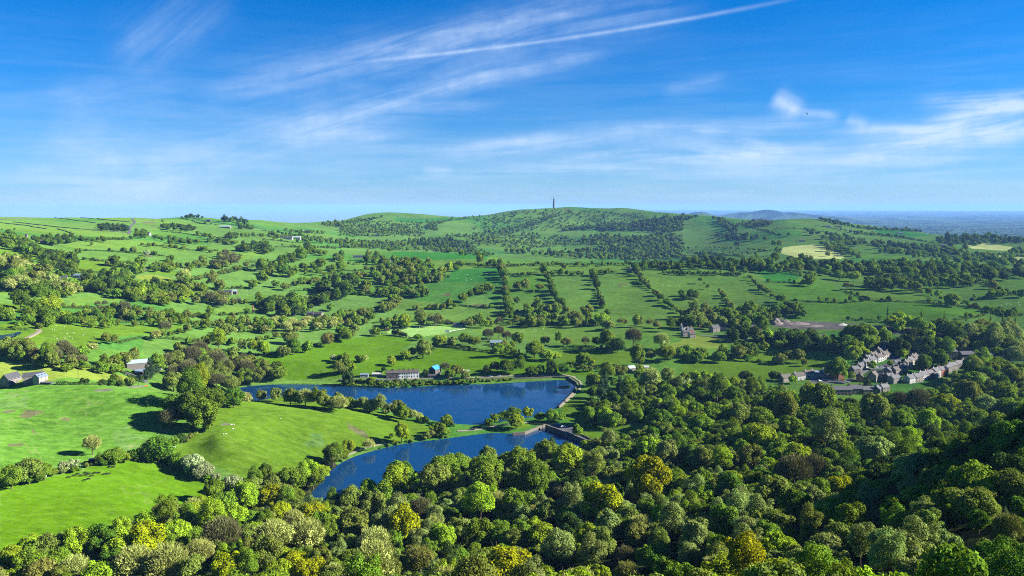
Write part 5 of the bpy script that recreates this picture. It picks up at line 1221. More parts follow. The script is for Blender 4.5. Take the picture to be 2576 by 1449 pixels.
def house(loc, rz, w, d, h, rh, wm_, rm, label, cat='house', name='house', group=None, chim=(-.4, .4), storeys=2, nwin=None, front=True, door=True, ends=True, cm_=None, skyl=0):
    e = empty(name, loc, rz); tag(e, label, cat, group)
    wl = MB().prism([(-d / 2, -1.2), (d / 2, -1.2), (d / 2, h), (0, h + rh), (-d / 2, h)], -w / 2, w / 2)
    o = wl.obj('wall', wm_, e); o.rotation_euler = (0, 0, math.pi / 2)
    t = .22; ov = .35; L = math.hypot(d / 2, rh); k = (d / 2 + ov) / (d / 2)
    rp_ = [(-d / 2 * k, h + rh - rh * k + .04), (0, h + rh + .04), (d / 2 * k, h + rh - rh * k + .04), (d / 2 * k, h + rh - rh * k + .04 + t), (0, h + rh + .04 + t), (-d / 2 * k, h + rh - rh * k + .04 + t)]
    mb = MB(); mb.prism([rp_[0], rp_[1], rp_[4], rp_[5]], -w / 2 - .25, w / 2 + .25); mb.prism([rp_[1], rp_[2], rp_[3], rp_[4]], -w / 2 - .25, w / 2 + .25)
    rf = mb.obj('roof', rm, e); rf.rotation_euler = (0, 0, math.pi / 2)
    for c in chim:
        cmsh, pot = chimney(cm_ or wm_); cc = link('chimney', cmsh, e, loc=(c * w, 0, h + rh - .5)); link('chimney_pot', pot, cc)
    n_ = nwin if nwin is not None else max(1, int(w / 3.4))
    sides = [(-1, n_)] + ([(1, n_)] if ends else [])
    for s_, nn_ in sides:
        for st in range(storeys):
            for i in range(nn_):
                x = (i + .5) / nn_ * w - w / 2
                if st == 0 and door and i == nn_ // 2:
                    dd = link('door', DOOR, e, loc=(x * s_ * -1, s_ * (d / 2 + .03), 1.05), rz=0 if s_ < 0 else math.pi); link('handle', HANDLE, dd); continue
                ww = link('window', WIN, e, loc=(x, s_ * (d / 2 + .03), 1.5 + st * 2.7), rz=0 if s_ < 0 else math.pi); link('pane', PANE, ww)
    if ends:
        for s_ in (-1, 1):
            for st in range(storeys):
                ww = link('window', WIN, e, loc=(s_ * (w / 2 + .03), 0, 1.5 + st * 2.7), rz=s_ * math.pi / 2); link('pane', PANE, ww)
    for i in range(skyl):
        x = (i + .5) / skyl * w - w / 2; sl = link('skylight', PANE, e, loc=(x, -d / 4, h + rh / 2 + .3)); sl.rotation_euler = (-math.atan2(d / 2, rh), 0, 0)
    return e
def at(t, X, Y, dmin=60):
    x, y, D, _ = hit(*px(t, X, Y), 0, dmin); return x, y, D
def put(t, X, Y, rz, *a, **k):
    x, y, D = at(t, X, Y); return house((x, y, hz(x, y) + .1), R(rz), *a, **k)
# the row of cottages by the upper reservoir
x0, y0, _ = at(2, 345, 1414); x1, y1, _ = at(2, 592, 1410)
dv = np.array([x1 - x0, y1 - y0]); LT = np.linalg.norm(dv); dv /= LT; ang = math.degrees(math.atan2(dv[1], dv[0]))
WHITEC = simple('whitewash', (.52, .54, .56), .8, .05, .8)
units = [(.0, .19, DSTONE, 'dark stone cottage at the left end of the reservoir row'), (.19, .38, DSTONE, 'second dark stone cottage in the reservoir row'), (.38, .53, WHITEC, 'narrow white cottage in the middle of the reservoir row'),
         (.53, .67, GREYR, 'grey green rendered cottage between white cottages'), (.67, .81, WHITEC, 'white cottage right of the grey green cottage'), (.81, 1.0, WHITEC, 'wide white cottage at the right end of the reservoir row')]
base_z = max(hz(x0, y0), hz(x1, y1)) + .3
for a, b, mt, lb in units:
    c = np.array([x0, y0]) + dv * LT * (a + b) / 2 + np.array([-dv[1], dv[0]]) * 4
    house((c[0], c[1], base_z), R(ang), LT * (b - a) - .06, 7, 5.6, 2.4, mt, TILE_, lb, 'cottage', 'terraced_cottage', 'row of cottages facing the reservoir', chim=(-.42,), nwin=2, ends=False, cm_=DSTONE)
put(2, 710, 1385, 60, 11, 9, 7.2, 3.2, DSTONE, BSTEEL, 'dark house with a bright blue sheeted roof behind the reservoir', chim=(.1,), nwin=2)
put(2, 690, 1405, 3, 9, 5, 2.6, 1.2, STONE, SLATE, 'low stone outbuilding in front of the blue roofed house', 'outbuilding', 'outbuilding', chim=(), storeys=1)
put(2, 182, 1398, 5, 9, 5, 2.6, 1.0, WHITE, BLUEGREY, 'white shed at the left of the cottages', 'shed', 'garden_shed', chim=(), storeys=1)
put(2, 275, 1394, 2, 10, 5, 2.6, 1.2, STONE, WHITE, 'pale roofed garage left of the dark cottages', 'garage', 'garage', chim=(), storeys=1)
put(2, 945, 1368, 5, 7, 3, 2.4, .5, WHITE, WHITE, 'white static caravan on the grass right of the blue roof', 'caravan', 'static_caravan', chim=(), storeys=1)
put(2, 915, 1366, 60, 5, 2.6, 2.3, .4, WHITE, WHITE, 'small white touring caravan beside the static caravan', 'caravan', 'touring_caravan', chim=(), storeys=1)
# cricket ground
put(2, 885, 1022, -8, 15, 7, 3.2, 2.4, WHITE, SLATE, 'dark roofed white cricket pavilion at the edge of the ground', 'pavilion', 'cricket_pavilion', chim=(), storeys=1)
put(2, 925, 1022, -8, 6, 5, 2.6, 1.6, WHITE, BLUEGREY, 'small clubhouse annexe right of the pavilion', 'annexe', 'clubhouse_annexe', chim=(), storeys=1)
for X_, Y_, w_, lb in ((370, 1038, 5.5, 'large white sight screen at the far left of the cricket ground'), (222, 1064, 3.5, 'small white board left of the cricket ground trees'), (803, 1068, 6, 'white sight screen at the near right of the cricket ground')):
    x, y, D = at(2, X_, Y_); e = empty('sight_screen', (x, y, hz(x, y))); tag(e, lb, 'sight screen', 'white sight screens'); MB().box((0, 0, 2.3), (w_, .12, 3.8)).obj('screen', FRAME, e)
    for s_ in (-1, 1): MB().tube((s_ * w_ * .4, .1, -.1), (s_ * w_ * .4, .1, 4), .07, .07, 6).box((s_ * w_ * .4, 0, .12), (.2, 1.6, .14)).obj('frame_post', FRAME, e)
fm = MB()
P_ = densify(pixline(2, [(818, 1062), (880, 1050), (935, 1040)]), 2.0)
for p in P_: fm.box((p[0], p[1], hz(*p) + .4), (.09, .09, 1.0))
for a, b in zip(P_, P_[1:]):
    for zz in (.35, .75): fm.tube((a[0], a[1], hz(*a) + zz), (b[0], b[1], hz(*b) + zz), .1, .1, 4, cap=False)
tag(fm.obj('boundary_fence', FRAME), 'white boundary fence right of the near sight screen', 'fence')
# farms and lone houses
put(1, 1045, 1345, 26, 21, 11, 7.5, 2.6, STONE, GSTEEL, 'tall stone barn with a pale green sheet roof', 'barn', 'tall_barn', chim=(), storeys=1, nwin=5, door=False)
put(1, 1075, 1380, 35, 15, 10, 3.6, 1.6, DSTONE, BLUEGREY, 'low shed with a blue grey roof in front of the tall barn', 'shed', 'farm_shed', chim=(), storeys=1)
put(1, 255, 1438, 28, 15, 8, 5.5, 2.6, STONE, SLATE, 'stone farmhouse with slate roof at the left edge of the rough field', 'farmhouse', 'farmhouse', chim=(.4,))
put(1, 305, 1440, 75, 9, 6.5, 5.0, 2.2, CREAM, BLUEGREY, 'pale gabled wing at the right of the stone farmhouse', 'house wing', 'farmhouse_wing', chim=(), skyl=3)
put(1, 85, 1449, 80, 14, 8, 4.6, 4.2, STONE, SLATE, 'steep slate roofed stone barn left of the farmhouse', 'barn', 'stone_barn', chim=())
for t, X_, Y_, rz, w, d, h, wm_, rm, lb in (
 (1, 1712, 778, 5, 13, 7, 4, STONE, SLATE, 'stone farm building under the trees at the left valley'), (1, 1640, 783, 0, 9, 6, 4, STONE, TILE_, 'small stone barn left of the valley farm'), (1, 1760, 775, 0, 9, 8, 4, DSTONE, GSTEEL, 'open shed at the right of the valley farm'),
 (1, 2170, 935, 8, 20, 8, 4.5, DSTONE, SLATE, 'long dark farm range beneath the big valley copse'), (1, 2385, 948, -12, 16, 8, 5, STONE, TILE_, 'sunlit stone farm at the right of the valley copse'), (1, 2330, 945, 5, 10, 7, 5, DSTONE, SLATE, 'dark farmhouse beside the sunlit stone farm'),
 (1, 945, 785, 10, 13, 8, 5, STONE, SLATE, 'stone house hidden among the left valley trees'), (1, 575, 655, 0, 16, 7, 3.5, WHITE, BLUEGREY, 'white roofed shed in the left wood'), (1, 655, 670, 0, 9, 7, 4, WHITE, SLATE, 'small white house in the left wood'), (1, 480, 680, 20, 9, 7, 5, STONE, SLATE, 'stone house left of the white roofed shed'),
 (1, 345, 402, 10, 16, 9, 5, CREAM, TILE_, 'buff house below the plantation on the left hill'), (1, 385, 405, -5, 13, 7, 4, STONE, SLATE, 'low house right of the buff house on the left hill'), (1, 1100, 338, 0, 18, 8, 5, WHITE, SLATE, 'white farmhouse at the foot of the hill road'),
 (1, 1345, 380, 5, 14, 8, 5, CREAM, TILE_, 'pale house among trees right of the hill road'), (1, 1690, 282, 0, 30, 9, 4, STONE, GSTEEL, 'long farm on the left hill beside the deep green field'), (1, 2150, 366, 2, 34, 10, 4, WHITE, SLATE, 'long white barn at the left of the hillside farm'),
 (1, 2225, 366, 2, 24, 10, 5, WHITE, GSTEEL, 'white barn at the right of the hillside farm'), (1, 1565, 232, 0, 14, 8, 4, DSTONE, SLATE, 'lone dark barn under the skyline trees'), (1, 2280, 312, 0, 26, 9, 4, WHITE, GSTEEL, 'distant white barn below the gap in the hills'), (1, 1790, 835, 20, 7, 6, 4, WHITE, SLATE, 'small white house beside the middle copse'),
 (1, 200, 372, 5, 3.5, 3.5, 9.5, STONE, SLATE, 'slim pale post in the left hill wood'),  # a slim post, put up as a small roofed tower
 (2, 135, 508, 4, 22, 7, 4, WHITE, SLATE, 'long white cottage row on the left of the middle hill'), (2, 375, 535, 20, 10, 8, 5, STONE, SLATE, 'dark gabled house among the hillside trees'), (2, 488, 548, 0, 10, 7, 4, WHITE, SLATE, 'white house right of the gabled hillside house'),
 (2, 2200, 606, 10, 16, 9, 5, DSTONE, SLATE, 'dark farm at the top of the fourth tree line'), (2, 1155, 268, 0, 22, 9, 4, WHITE, SLATE, 'distant farm on the slope left of the tower hill'), (2, 160, 286, 0, 20, 8, 4, WHITE, SLATE, 'pale farm among trees on the far left of the tower valley'),
 (2, 275, 342, 0, 18, 8, 4, WHITE, SLATE, 'white farm on the light field of the tower valley'), (2, 500, 320, 0, 14, 8, 4, WHITE, SLATE, 'tiny white cottage in the tower valley'), (2, 900, 450, 0, 20, 8, 5, WHITE, SLATE, 'long white house at the wooded valley bottom'), (2, 1010, 458, 0, 20, 8, 5, STONE, SLATE, 'stone house at the wooded valley bottom'),
 (2, 1170, 1160, 4, 16, 8, 3.6, STONE, BLUEGREY, 'long low farm shed behind the park trees'), (2, 2180, 1352, 30, 9, 7, 3.5, STONE, GSTEEL, 'pale roofed shed among trees right of the reservoir'), (2, 2290, 1345, 0, 8, 5, 3, STONE, WHITE, 'small light roofed hut right of the pale roofed shed'),
 (3, 910, 385, 0, 18, 9, 5, CREAM, TILE_, 'pale farmhouse above the dry yellow field'), (3, 1645, 328, 0, 22, 9, 5, WHITE, SLATE, 'white farm on the right shoulder field'), (3, 1100, 272, 0, 20, 9, 4, WHITE, SLATE, 'distant pale quarry building under the right hump'), (3, 1180, 276, 0, 24, 9, 4, STONE, SLATE, 'distant grey shed right of the quarry building'),
 (3, 1990, 420, 0, 34, 9, 5, STONE, SLATE, 'long farm among trees left of the right dry field'), (3, 1740, 632, 0, 18, 8, 3, WHITE, GSTEEL, 'low white roof behind the dark belt of trees'), (3, 1620, 608, 0, 22, 8, 4, DSTONE, BLUEGREY, 'blue grey shed in the dark belt of trees'), (3, 1910, 712, 10, 6, 5, 3, DSTONE, BLUEGREY, 'small field hut at the copse end'),
 (3, 8, 1449, 20, 9, 8, 6, WHITE, SLATE, 'white gabled house in the trees right of the dam')):
    put(t, X_, Y_, rz, w, d, h, d * .3, wm_, rm, lb, 'building', 'country_building', chim=(.38,) if h > 4.4 and h < 9 else (), storeys=2 if h >= 5 else 1, nwin=max(2, int(w / 5)))
# village
VILL = [ # X, Y, turn, w, d, h, wall, roof, label  (third tile)
 (20, 1050, 15, 10, 8, 5.6, WHITE, TILE_, 'white house at the left end of the hamlet by the yellow field'), (62, 1075, 20, 9, 8, 5.6, BRICK, SLATE, 'brick house near the front of the hamlet'), (30, 1092, 15, 9, 7, 5.4, STONE, SLATE, 'stone house at the front left of the hamlet'), (80, 1105, 10, 8, 7, 5, CREAM, TILE_, 'cream house at the front right of the hamlet'),
 (155, 1025, 10, 11, 8, 5.6, BRICK, SLATE, 'brick house behind the hamlet trees'), (250, 1060, 25, 12, 9, 5.8, STONE, SLATE, 'grey hip house right of the hamlet'), (318, 1050, -20, 11, 8, 5.6, CREAM, TILE_, 'pale sunlit gable house right of the grey house'), (478, 1050, 15, 10, 8, 5.4, STONE, SLATE, 'slate roofed house among trees behind the village field'), (560, 1055, 5, 14, 8, 5.4, BRICK, SLATE, 'long brick house behind the lime trees'),
 (800, 1130, 3, 26, 9, 7, DSTONE, SLATE, 'dark mill block left behind the lime trees'), (1000, 1145, 3, 30, 10, 8, DSTONE, SLATE, 'dark mill block right behind the lime trees'),
 (1430, 1185, 60, 12, 8, 5.6, STONE, SLATE, 'first house of the back row in the village'), (1490, 1190, 80, 10, 8, 5.6, DSTONE, SLATE, 'second gabled house of the village back row'), (1530, 1190, 80, 10, 8, 5.6, DSTONE, SLATE, 'third gabled house of the village back row'), (1570, 1195, 80, 10, 8, 5.6, DSTONE, SLATE, 'fourth gabled house of the village back row'),
 (1500, 1228, 30, 15, 8, 5.4, STONE, TILE_, 'long brown roofed house at the top of the close'), (1525, 1258, 30, 11, 8, 5.4, CREAM, TILE_, 'second house down the close with a lit gable'), (1480, 1278, 30, 11, 8, 5.4, WHITE, TILE_, 'third house down the close'), (1425, 1300, 30, 11, 8, 5.4, WHITE, SLATE, 'fourth house down the close'), (1385, 1322, 30, 10, 8, 5.4, WHITE, SLATE, 'lowest house of the close'),
 (1745, 1248, 10, 18, 10, 5.4, STONE, TILE_, 'broad house right of the close'), (1745, 1280, 40, 12, 8, 5.4, STONE, TILE_, 'upper house of the right hand close'), (1715, 1302, 40, 11, 8, 5.4, CREAM, SLATE, 'middle house of the right hand close'), (1690, 1325, 40, 11, 8, 5.4, CREAM, TILE_, 'lower house of the right hand close'),
 (2185, 1305, 25, 12, 8, 5.6, WHITE, SLATE, 'white house at the far right end of the main terrace'), (2130, 1315, 25, 12, 8, 5.6, STONE, SLATE, 'stone terrace house near its right end'), (2080, 1330, 25, 12, 8, 5.6, DSTONE, SLATE, 'dark stone terrace house right of the chestnut'), (2030, 1345, 25, 12, 8, 5.6, STONE, SLATE, 'stone terrace house below the big round trees'), (1985, 1362, 28, 11, 8, 6.0, STONE, SLATE, 'stone terrace house behind the red brick one'),
 (1955, 1390, 28, 12, 8, 7.6, BRICK, SLATE, 'tall red brick terrace house'), (1905, 1398, 28, 10, 8, 7.2, WHITE, SLATE, 'tall white terrace house beside the red brick one'), (1860, 1405, 28, 11, 8, 5.8, BRICK, SLATE, 'brick terrace house left of the tall white one'), (1810, 1415, 28, 11, 8, 5.6, WHITE, SLATE, 'white terrace house with rear extension'), (1765, 1432, 28, 11, 8, 5.6, STONE, SLATE, 'stone terrace house near the left end of the main terrace'), (1715, 1440, 28, 11, 8, 5.4, WHITE, SLATE, 'white house at the left end of the main terrace'),
 (780, 1432, 30, 14, 8, 4.6, STONE, TILE_, 'long brown roof at the left end of the field edge row'), (880, 1418, 20, 13, 8, 4.6, WHITE, TILE_, 'white gabled bungalow at the field edge'), (955, 1400, 20, 12, 8, 4.6, WHITE, TILE_, 'second white bungalow at the field edge'), (1025, 1398, 8, 14, 7, 4.2, WHITE, BLUEGREY, 'flat white garage block beside the bungalows'),
 (1090, 1398, 8, 10, 8, 6.0, WHITE, SLATE, 'dark roofed white house behind the parked cars'), (1165, 1412, 12, 12, 9, 6.2, BRICK, SLATE, 'brick gabled house right of the parked cars'),
 (1440, 1425, 55, 15, 9, 6.5, STONE, TILE_, 'large stone schoolhouse with twin gables'), (1480, 1415, -30, 10, 8, 6.2, STONE, SLATE, 'cross wing of the stone schoolhouse'), (1545, 1388, 60, 9, 8, 6.0, STONE, SLATE, 'gabled house right of the schoolhouse'), (1340, 1432, 70, 9, 7, 5.4, BRICK, TILE_, 'small brick house left of the schoolhouse'),
 (1930, 1250, 2, 40, 14, 7.5, DSTONE, SLATE, 'long dark works roof behind the terrace'), (2190, 1262, 2, 34, 12, 6.0, DSTONE, SLATE, 'long works shed right of the dark works roof'), (2400, 1275, -2, 34, 9, 5.4, STONE, SLATE, 'long terrace under trees at the right'), (2530, 1275, -2, 24, 9, 5.4, STONE, SLATE, 'terrace at the right edge of the village'),
 (1640, 1215, 10, 12, 8, 5, STONE, SLATE, 'stone house at the top right of the village street'), (1680, 1235, 10, 11, 8, 5, DSTONE, TILE_, 'dark house beside the top of the village street'), (1440, 1262, 30, 11, 8, 5, STONE, TILE_, 'brown roofed house behind the close'), (1400, 1285, 30, 10, 8, 5, DSTONE, SLATE, 'dark house at the back of the close'),
 (1345, 1345, 30, 10, 8, 5, STONE, SLATE, 'stone house left of the foot of the close'), (1300, 1370, 25, 10, 8, 5, DSTONE, SLATE, 'dark house between the close and the brick gabled house'), (1610, 1375, 30, 11, 8, 5, STONE, TILE_, 'brown roofed house right of the schoolhouse'), (1660, 1355, 35, 11, 8, 5, STONE, SLATE, 'stone house under the right hand close'),
 (1600, 1440, 25, 12, 8, 5, STONE, SLATE, 'stone house in front of the garden below the terrace'), (1560, 1425, 25, 10, 8, 5, DSTONE, SLATE, 'dark house left of the terrace gardens'), (1840, 1345, 25, 11, 8, 5, DSTONE, SLATE, 'dark house between the close and the round trees'), (2250, 1295, 25, 12, 8, 5.2, STONE, SLATE, 'stone house just beyond the right end of the terrace')]
for X_, Y_, rz, w, d, h, wm_, rm, lb in VILL:
    put(3, X_, Y_, rz, w, d, h, min(3.2, d * .36), wm_, rm, lb, 'house', 'village_house', 'houses of the village', chim=(-.38, .38) if w < 13 else (-.4,), storeys=2 if h > 5 else 1)
for X_, Y_, rz, w, d, h, wm_, rm, lb in [(1190, 85, 3, 22, 8, 5.4, DSTONE, SLATE, 'long dark terrace at the lower edge of the village'), (1300, 78, 3, 14, 8, 5.6, DSTONE, SLATE, 'right part of the lower dark terrace'), (1395, 82, 5, 12, 8, 5.0, DSTONE, SLATE, 'dark cottage right of the lower terrace'), (1465, 82, 60, 11, 8, 5.6, DSTONE, SLATE, 'dark gabled cottage below the main terrace'), (1520, 66, 20, 9, 7, 5.2, STONE, SLATE, 'stone cottage at the foot of the main terrace'), (215, 75, 40, 13, 8, 5, STONE, SLATE, 'stone house with a pale roof in the wood above the dam'), (35, 50, 30, 12, 8, 6.4, WHITE, SLATE, 'tall white gabled house in the wood')]:
    put(6, X_, Y_, rz, w, d, h, 3, wm_, rm, lb, 'house', 'village_house', 'houses of the village', storeys=2)
# bare earth works: heaps and a green container
earth = simple('dug_earth', (.115, .098, .085), .95, .35, .3); pale = simple('pale_rubble', (.28, .27, .26), .95, .2, .6)
def heap(X_, Y_, w, h, mt, lb, seed, asp=1.0):
    x, y, D = at(3, X_, Y_); g = 26; xs = np.linspace(-1, 1, g); U, Vv = np.meshgrid(xs, xs); rr = np.hypot(U, Vv)
    zz = np.clip(1 - rr, 0, 1) ** .8 * h * (1 + .9 * fbm(U * 3 + seed, Vv * 3, 4, seed)) - .6 * (rr > .98)
    WX, WY = x + U * w / 2, y + Vv * w / 2 * asp; gz = height(WX.ravel(), WY.ravel()).reshape(g, g)
    v = np.stack([WX, WY, gz + zz - .15], -1).reshape(-1, 3); i = np.arange(g * g).reshape(g, g)
    f = np.stack([i[:-1, :-1], i[:-1, 1:], i[1:, 1:], i[1:, :-1]], -1).reshape(-1, 4)
    return tag(link('earth_heap', mesh_np('earth_heap', v, f, mt)), lb, 'earth heap', 'heaps on the building site')
heap(705, 1000, 24, 10, earth, 'tall pointed brown earth heap at the left end of the site', 1); heap(870, 1005, 40, 4, earth, 'long low brown earth bank right of the pointed heap', 2, .5)
heap(1210, 1012, 18, 3.2, pale, 'small pale rubble heap in the middle of the site', 3, .6); heap(1000, 1020, 30, 2.5, earth, 'low spread of brown spoil on the site', 4, .5); heap(780, 985, 16, 4, earth, 'brown earth heap behind the pointed heap', 5); heap(1500, 1040, 40, 2.5, earth, 'flat brown spoil heap towards the right of the site', 6, .4); heap(1750, 1062, 34, 2.5, earth, 'brown spoil heap below the poplars', 7, .4)
x, y, D = at(3, 1382, 1018); e = empty('site_container', (x, y, hz(x, y)), .1); tag(e, 'dark green steel container on the bare earth', 'container'); MB().box((0, 0, 1.4), (6, 2.5, 2.6)).obj('body', simple('green_steel', (.04, .10, .06), .5), e)
MB().box((3.05, 0, 1.35), (.06, 2.3, 2.4)).obj('door', simple('green_steel', (.04, .10, .06)), e)

# pond, dam walls
bp_ = smooth_poly(ground(1, [(-60, 1095), (60, 1092), (150, 1082), (168, 1090), (150, 1105), (60, 1122), (-60, 1128)]), 1)
pz = float(height(bp_[:, 0], bp_[:, 1]).max()) + .25
import bmesh
bm = bmesh.new(); bm.faces.new([bm.verts.new((a, b, pz)) for a, b in bp_]); bmesh.ops.triangulate(bm, faces=bm.faces[:]); me = bpy.data.meshes.new('pond_water'); bm.to_mesh(me); bm.free()
me.materials.append(wm)
if me.polygons[0].normal.z < 0: me.flip_normals()
tag(link('pond_water', me), 'pale blue pond at the left edge of the valley', 'pond', kind='structure')
dstone = simple('dam_stone', (.11, .10, .08), .95, .35, .8)
def wall(P, h, w, lb, down=3.0, mat=dstone, nm='dam_wall', cat='dam wall', top=None):
    P = densify(np.array(P), 4); tg = np.gradient(P, axis=0); tg /= np.linalg.norm(tg, axis=1)[:, None] + 1e-9; nr = np.c_[-tg[:, 1], tg[:, 0]]
    l = P + nr * w / 2; r_ = P - nr * w / 2; z = np.full(len(P), top) if top is not None else height(P[:, 0], P[:, 1]) + h
    N = len(l); v = np.r_[np.c_[l, z], np.c_[r_, z], np.c_[l, z - h - down], np.c_[r_, z - h - down]]; i = np.arange(N - 1)
    f = np.r_[np.stack([i, i + 1, N + i + 1, N + i], 1)[:, ::-1], np.stack([i, 2 * N + i, 2 * N + i + 1, i + 1], 1)[:, ::-1], np.stack([N + i, N + i + 1, 3 * N + i + 1, 3 * N + i], 1)[:, ::-1], [[0, N, 3 * N, 2 * N]], [[N - 1, 3 * N - 1, 4 * N - 1, 2 * N - 1]]]
    return tag(link(nm, mesh_np(nm, v, f, mat)), lb, cat)
up = on_plane('D', [(1180, 953), (1300, 951), (1390, 947), (1430, 948), (1452, 962), (1446, 982), (1424, 1004), (1406, 1022)], 2.5)
wall(up, 4.5, 1.0, 'curved dark stone parapet wall round the head of the upper reservoir', top=2.6)
lw = on_plane('D', [(1373, 1068), (1400, 1077), (1440, 1092), (1486, 1110)], 7.0)
wall(lw, 7, 1.3, 'straight stone dam wall at the end of the nearer reservoir', top=7.0)
lw2 = on_plane('D', [(1290, 1088), (1320, 1086), (1345, 1076), (1373, 1066)], 5.6)
wall(lw2, 3, .9, 'low curved stone bank wall under the isthmus lawn', top=5.6)
rw = ground(5, [(1748, 345), (1770, 362), (1820, 395), (1890, 430)]); wall(rw, 1.0, .5, 'low wall on the right of the grey dam road')
# the sluice gate rail
x, y, D = at(5, 1490, 335); mb = MB()
for k in range(6): mb.tube((x - 6 + k * 2.4, y, 3.2), (x - 6 + k * 2.4, y, 7.2), .12, .12, 6)
mb.box((x, y, 6.9), (13, .3, .25)); tag(mb.obj('sluice_railing', DARKW), 'dark sluice railing standing in the water by the dam', 'railing')

# ------------------------------------------------------------------ tower on the hill
x, y, D = at('D', 1393, 521); tz = max(hz(x, y), hz(x, y)) - 1
e = empty('telecommunications_tower', (x, y, tz)); tag(e, 'tall concrete telecommunications tower on the highest hill', 'tower')
MB().tube((0, 0, 0), (0, 0, 37), 5.6, 4.8, 20).obj('shaft', CONC, e)
MB().tube((0, 0, 37), (0, 0, 52), 2.6, 2.2, 12).obj('upper_shaft', CONC, e)
for z_, r_ in ((12, 5.6), (37, 5.0), (41.5, 5.0), (46, 4.6), (51.5, 4.6)): MB().tube((0, 0, z_), (0, 0, z_ + .8), r_, r_, 20).obj('gallery', CONC, e)
for k, (z_, a) in enumerate(((39.4, .4), (39.4, 2.2), (39.4, 4.0), (44, 1.2), (44, 3.2), (44, 5.2), (48.8, .2), (48.8, 2.7))):
    MB().tube((math.cos(a) * 2.6, math.sin(a) * 2.6, z_), (math.cos(a) * 4.6, math.sin(a) * 4.6, z_), .5, 1.7, 14).obj('dish_antenna', CONC, e)
MB().tube((0, 0, 52.3), (0, 0, 67), 1.3, .9, 8).obj('mast', CONC, e); MB().box((0, 0, 66), (2.2, 2.2, 2.6)).obj('mast_head', CONC, e)
e = empty('radio_mast', (x + 62, y, hz(x + 62, y) - 1)); tag(e, 'thin small mast right of the hill tower', 'mast'); MB().tube((0, 0, 0), (0, 0, 14), .7, .5, 6).obj('pole', CONC, e); MB().box((0, 0, 13), (2.2, .6, 1.6)).obj('aerial', CONC, e)
# stone monument in the lime field
x, y, D = at(1, 1900, 905); e = empty('stone_monument', (x, y, hz(x, y))); tag(e, 'slender brick chimney monument standing in the small lime field', 'monument')
MB().tube((0, 0, -.5), (0, 0, 9), 1.1, .7, 10).obj('shaft', BRICK, e); MB().box((1.2, -.6, .9), (3.2, 2.4, 1.8)).obj('plinth', STONE, e)

# ------------------------------------------------------------------ vehicles
def car_parts(col, name):
    body = MB().prism([(-2.1, .35), (2.1, .35), (2.15, .75), (1.3, .92), (-1.75, .98), (-2.15, .85)], -.88, .88).mesh('body', simple(name, col, .35, .03, 1, spec=.6))
    cab = MB().prism([(-1.7, .98), (1.0, .94), (.35, 1.45), (-1.3, 1.47)], -.76, .76).mesh('cabin', GLASS)
    roof = MB().prism([(-1.28, 1.475), (.33, 1.455), (.28, 1.52), (-1.2, 1.54)], -.74, .74).mesh('roof', MATS[name])
    return body, cab, roof
WHEEL = MB().tube((0, -.1, 0), (0, .1, 0), .32, .32, 14).mesh('wheel', simple('tyre', (.02, .02, .02)))
CARS = {'white': car_parts((.8, .8, .8), 'white_paint'), 'dark': car_parts((.03, .035, .05), 'dark_paint'), 'blue': car_parts((.06, .18, .5), 'blue_paint'), 'silver': car_parts((.4, .42, .45), 'silver_paint'), 'red': car_parts((.4, .04, .03), 'red_paint')}
def car(t, X_, Y_, rz, c, lb):
    x, y, D = at(t, X_, Y_); e = empty('parked_car', (x, y, hz(x, y) + .38), R(rz)); tag(e, lb, 'car', 'parked cars')
    b = CARS[c]; link('body', b[0], e); link('cabin', b[1], e); link('roof', b[2], e)
    for sx in (-1.35, 1.35):
        for sy in (-.8, .8): link('wheel', WHEEL, e, loc=(sx, sy, .32))
for a in ((5, 1632, 318, 10, 'blue', 'bright blue car parked behind the white car at the dam'), (5, 1673, 334, 15, 'white', 'white car parked on the grey dam road'), (5, 990, 356, 10, 'dark', 'dark car at the left end of the isthmus track'), (5, 1107, 345, 5, 'dark', 'dark car in the middle of the isthmus track'),
 (2, 612, 1412, 0, 'dark', 'dark car at the right end of the cottages'), (2, 2190, 614, 0, 'white', 'white car at the hillside farm'), (2, 1130, 1402, 3, 'white', 'white car on the reservoir road under the chestnuts'), (2, 1190, 1398, 3, 'silver', 'silver car on the reservoir road behind the white one'),
 (3, 1075, 1425, 20, 'silver', 'silver car on the forecourt of the bungalows'), (3, 1040, 1435, 25, 'white', 'white car nearest the village bungalows'), (3, 1100, 1432, 60, 'dark', 'dark car on the bungalow forecourt'), (3, 1470, 1332, 10, 'white', 'white car at the bottom of the close'), (3, 1505, 1330, 10, 'silver', 'silver car beside the white one in the close'), (3, 1590, 1318, 70, 'blue', 'blue car in the village street'), (3, 1610, 1290, 70, 'white', 'white car further up the village street'),
 (3, 1215, 1425, 70, 'red', 'red car beside the brick gabled house'), (3, 1025, 1152, 10, 'white', 'white car under the lime trees'), (3, 1560, 1226, 0, 'white', 'white car at the top of the village street'), (1, 960, 1388, 20, 'white', 'white car near the tall barn'), (1, 1200, 1345, 10, 'silver', 'silver car in the yard behind the low shed')): car(*a)
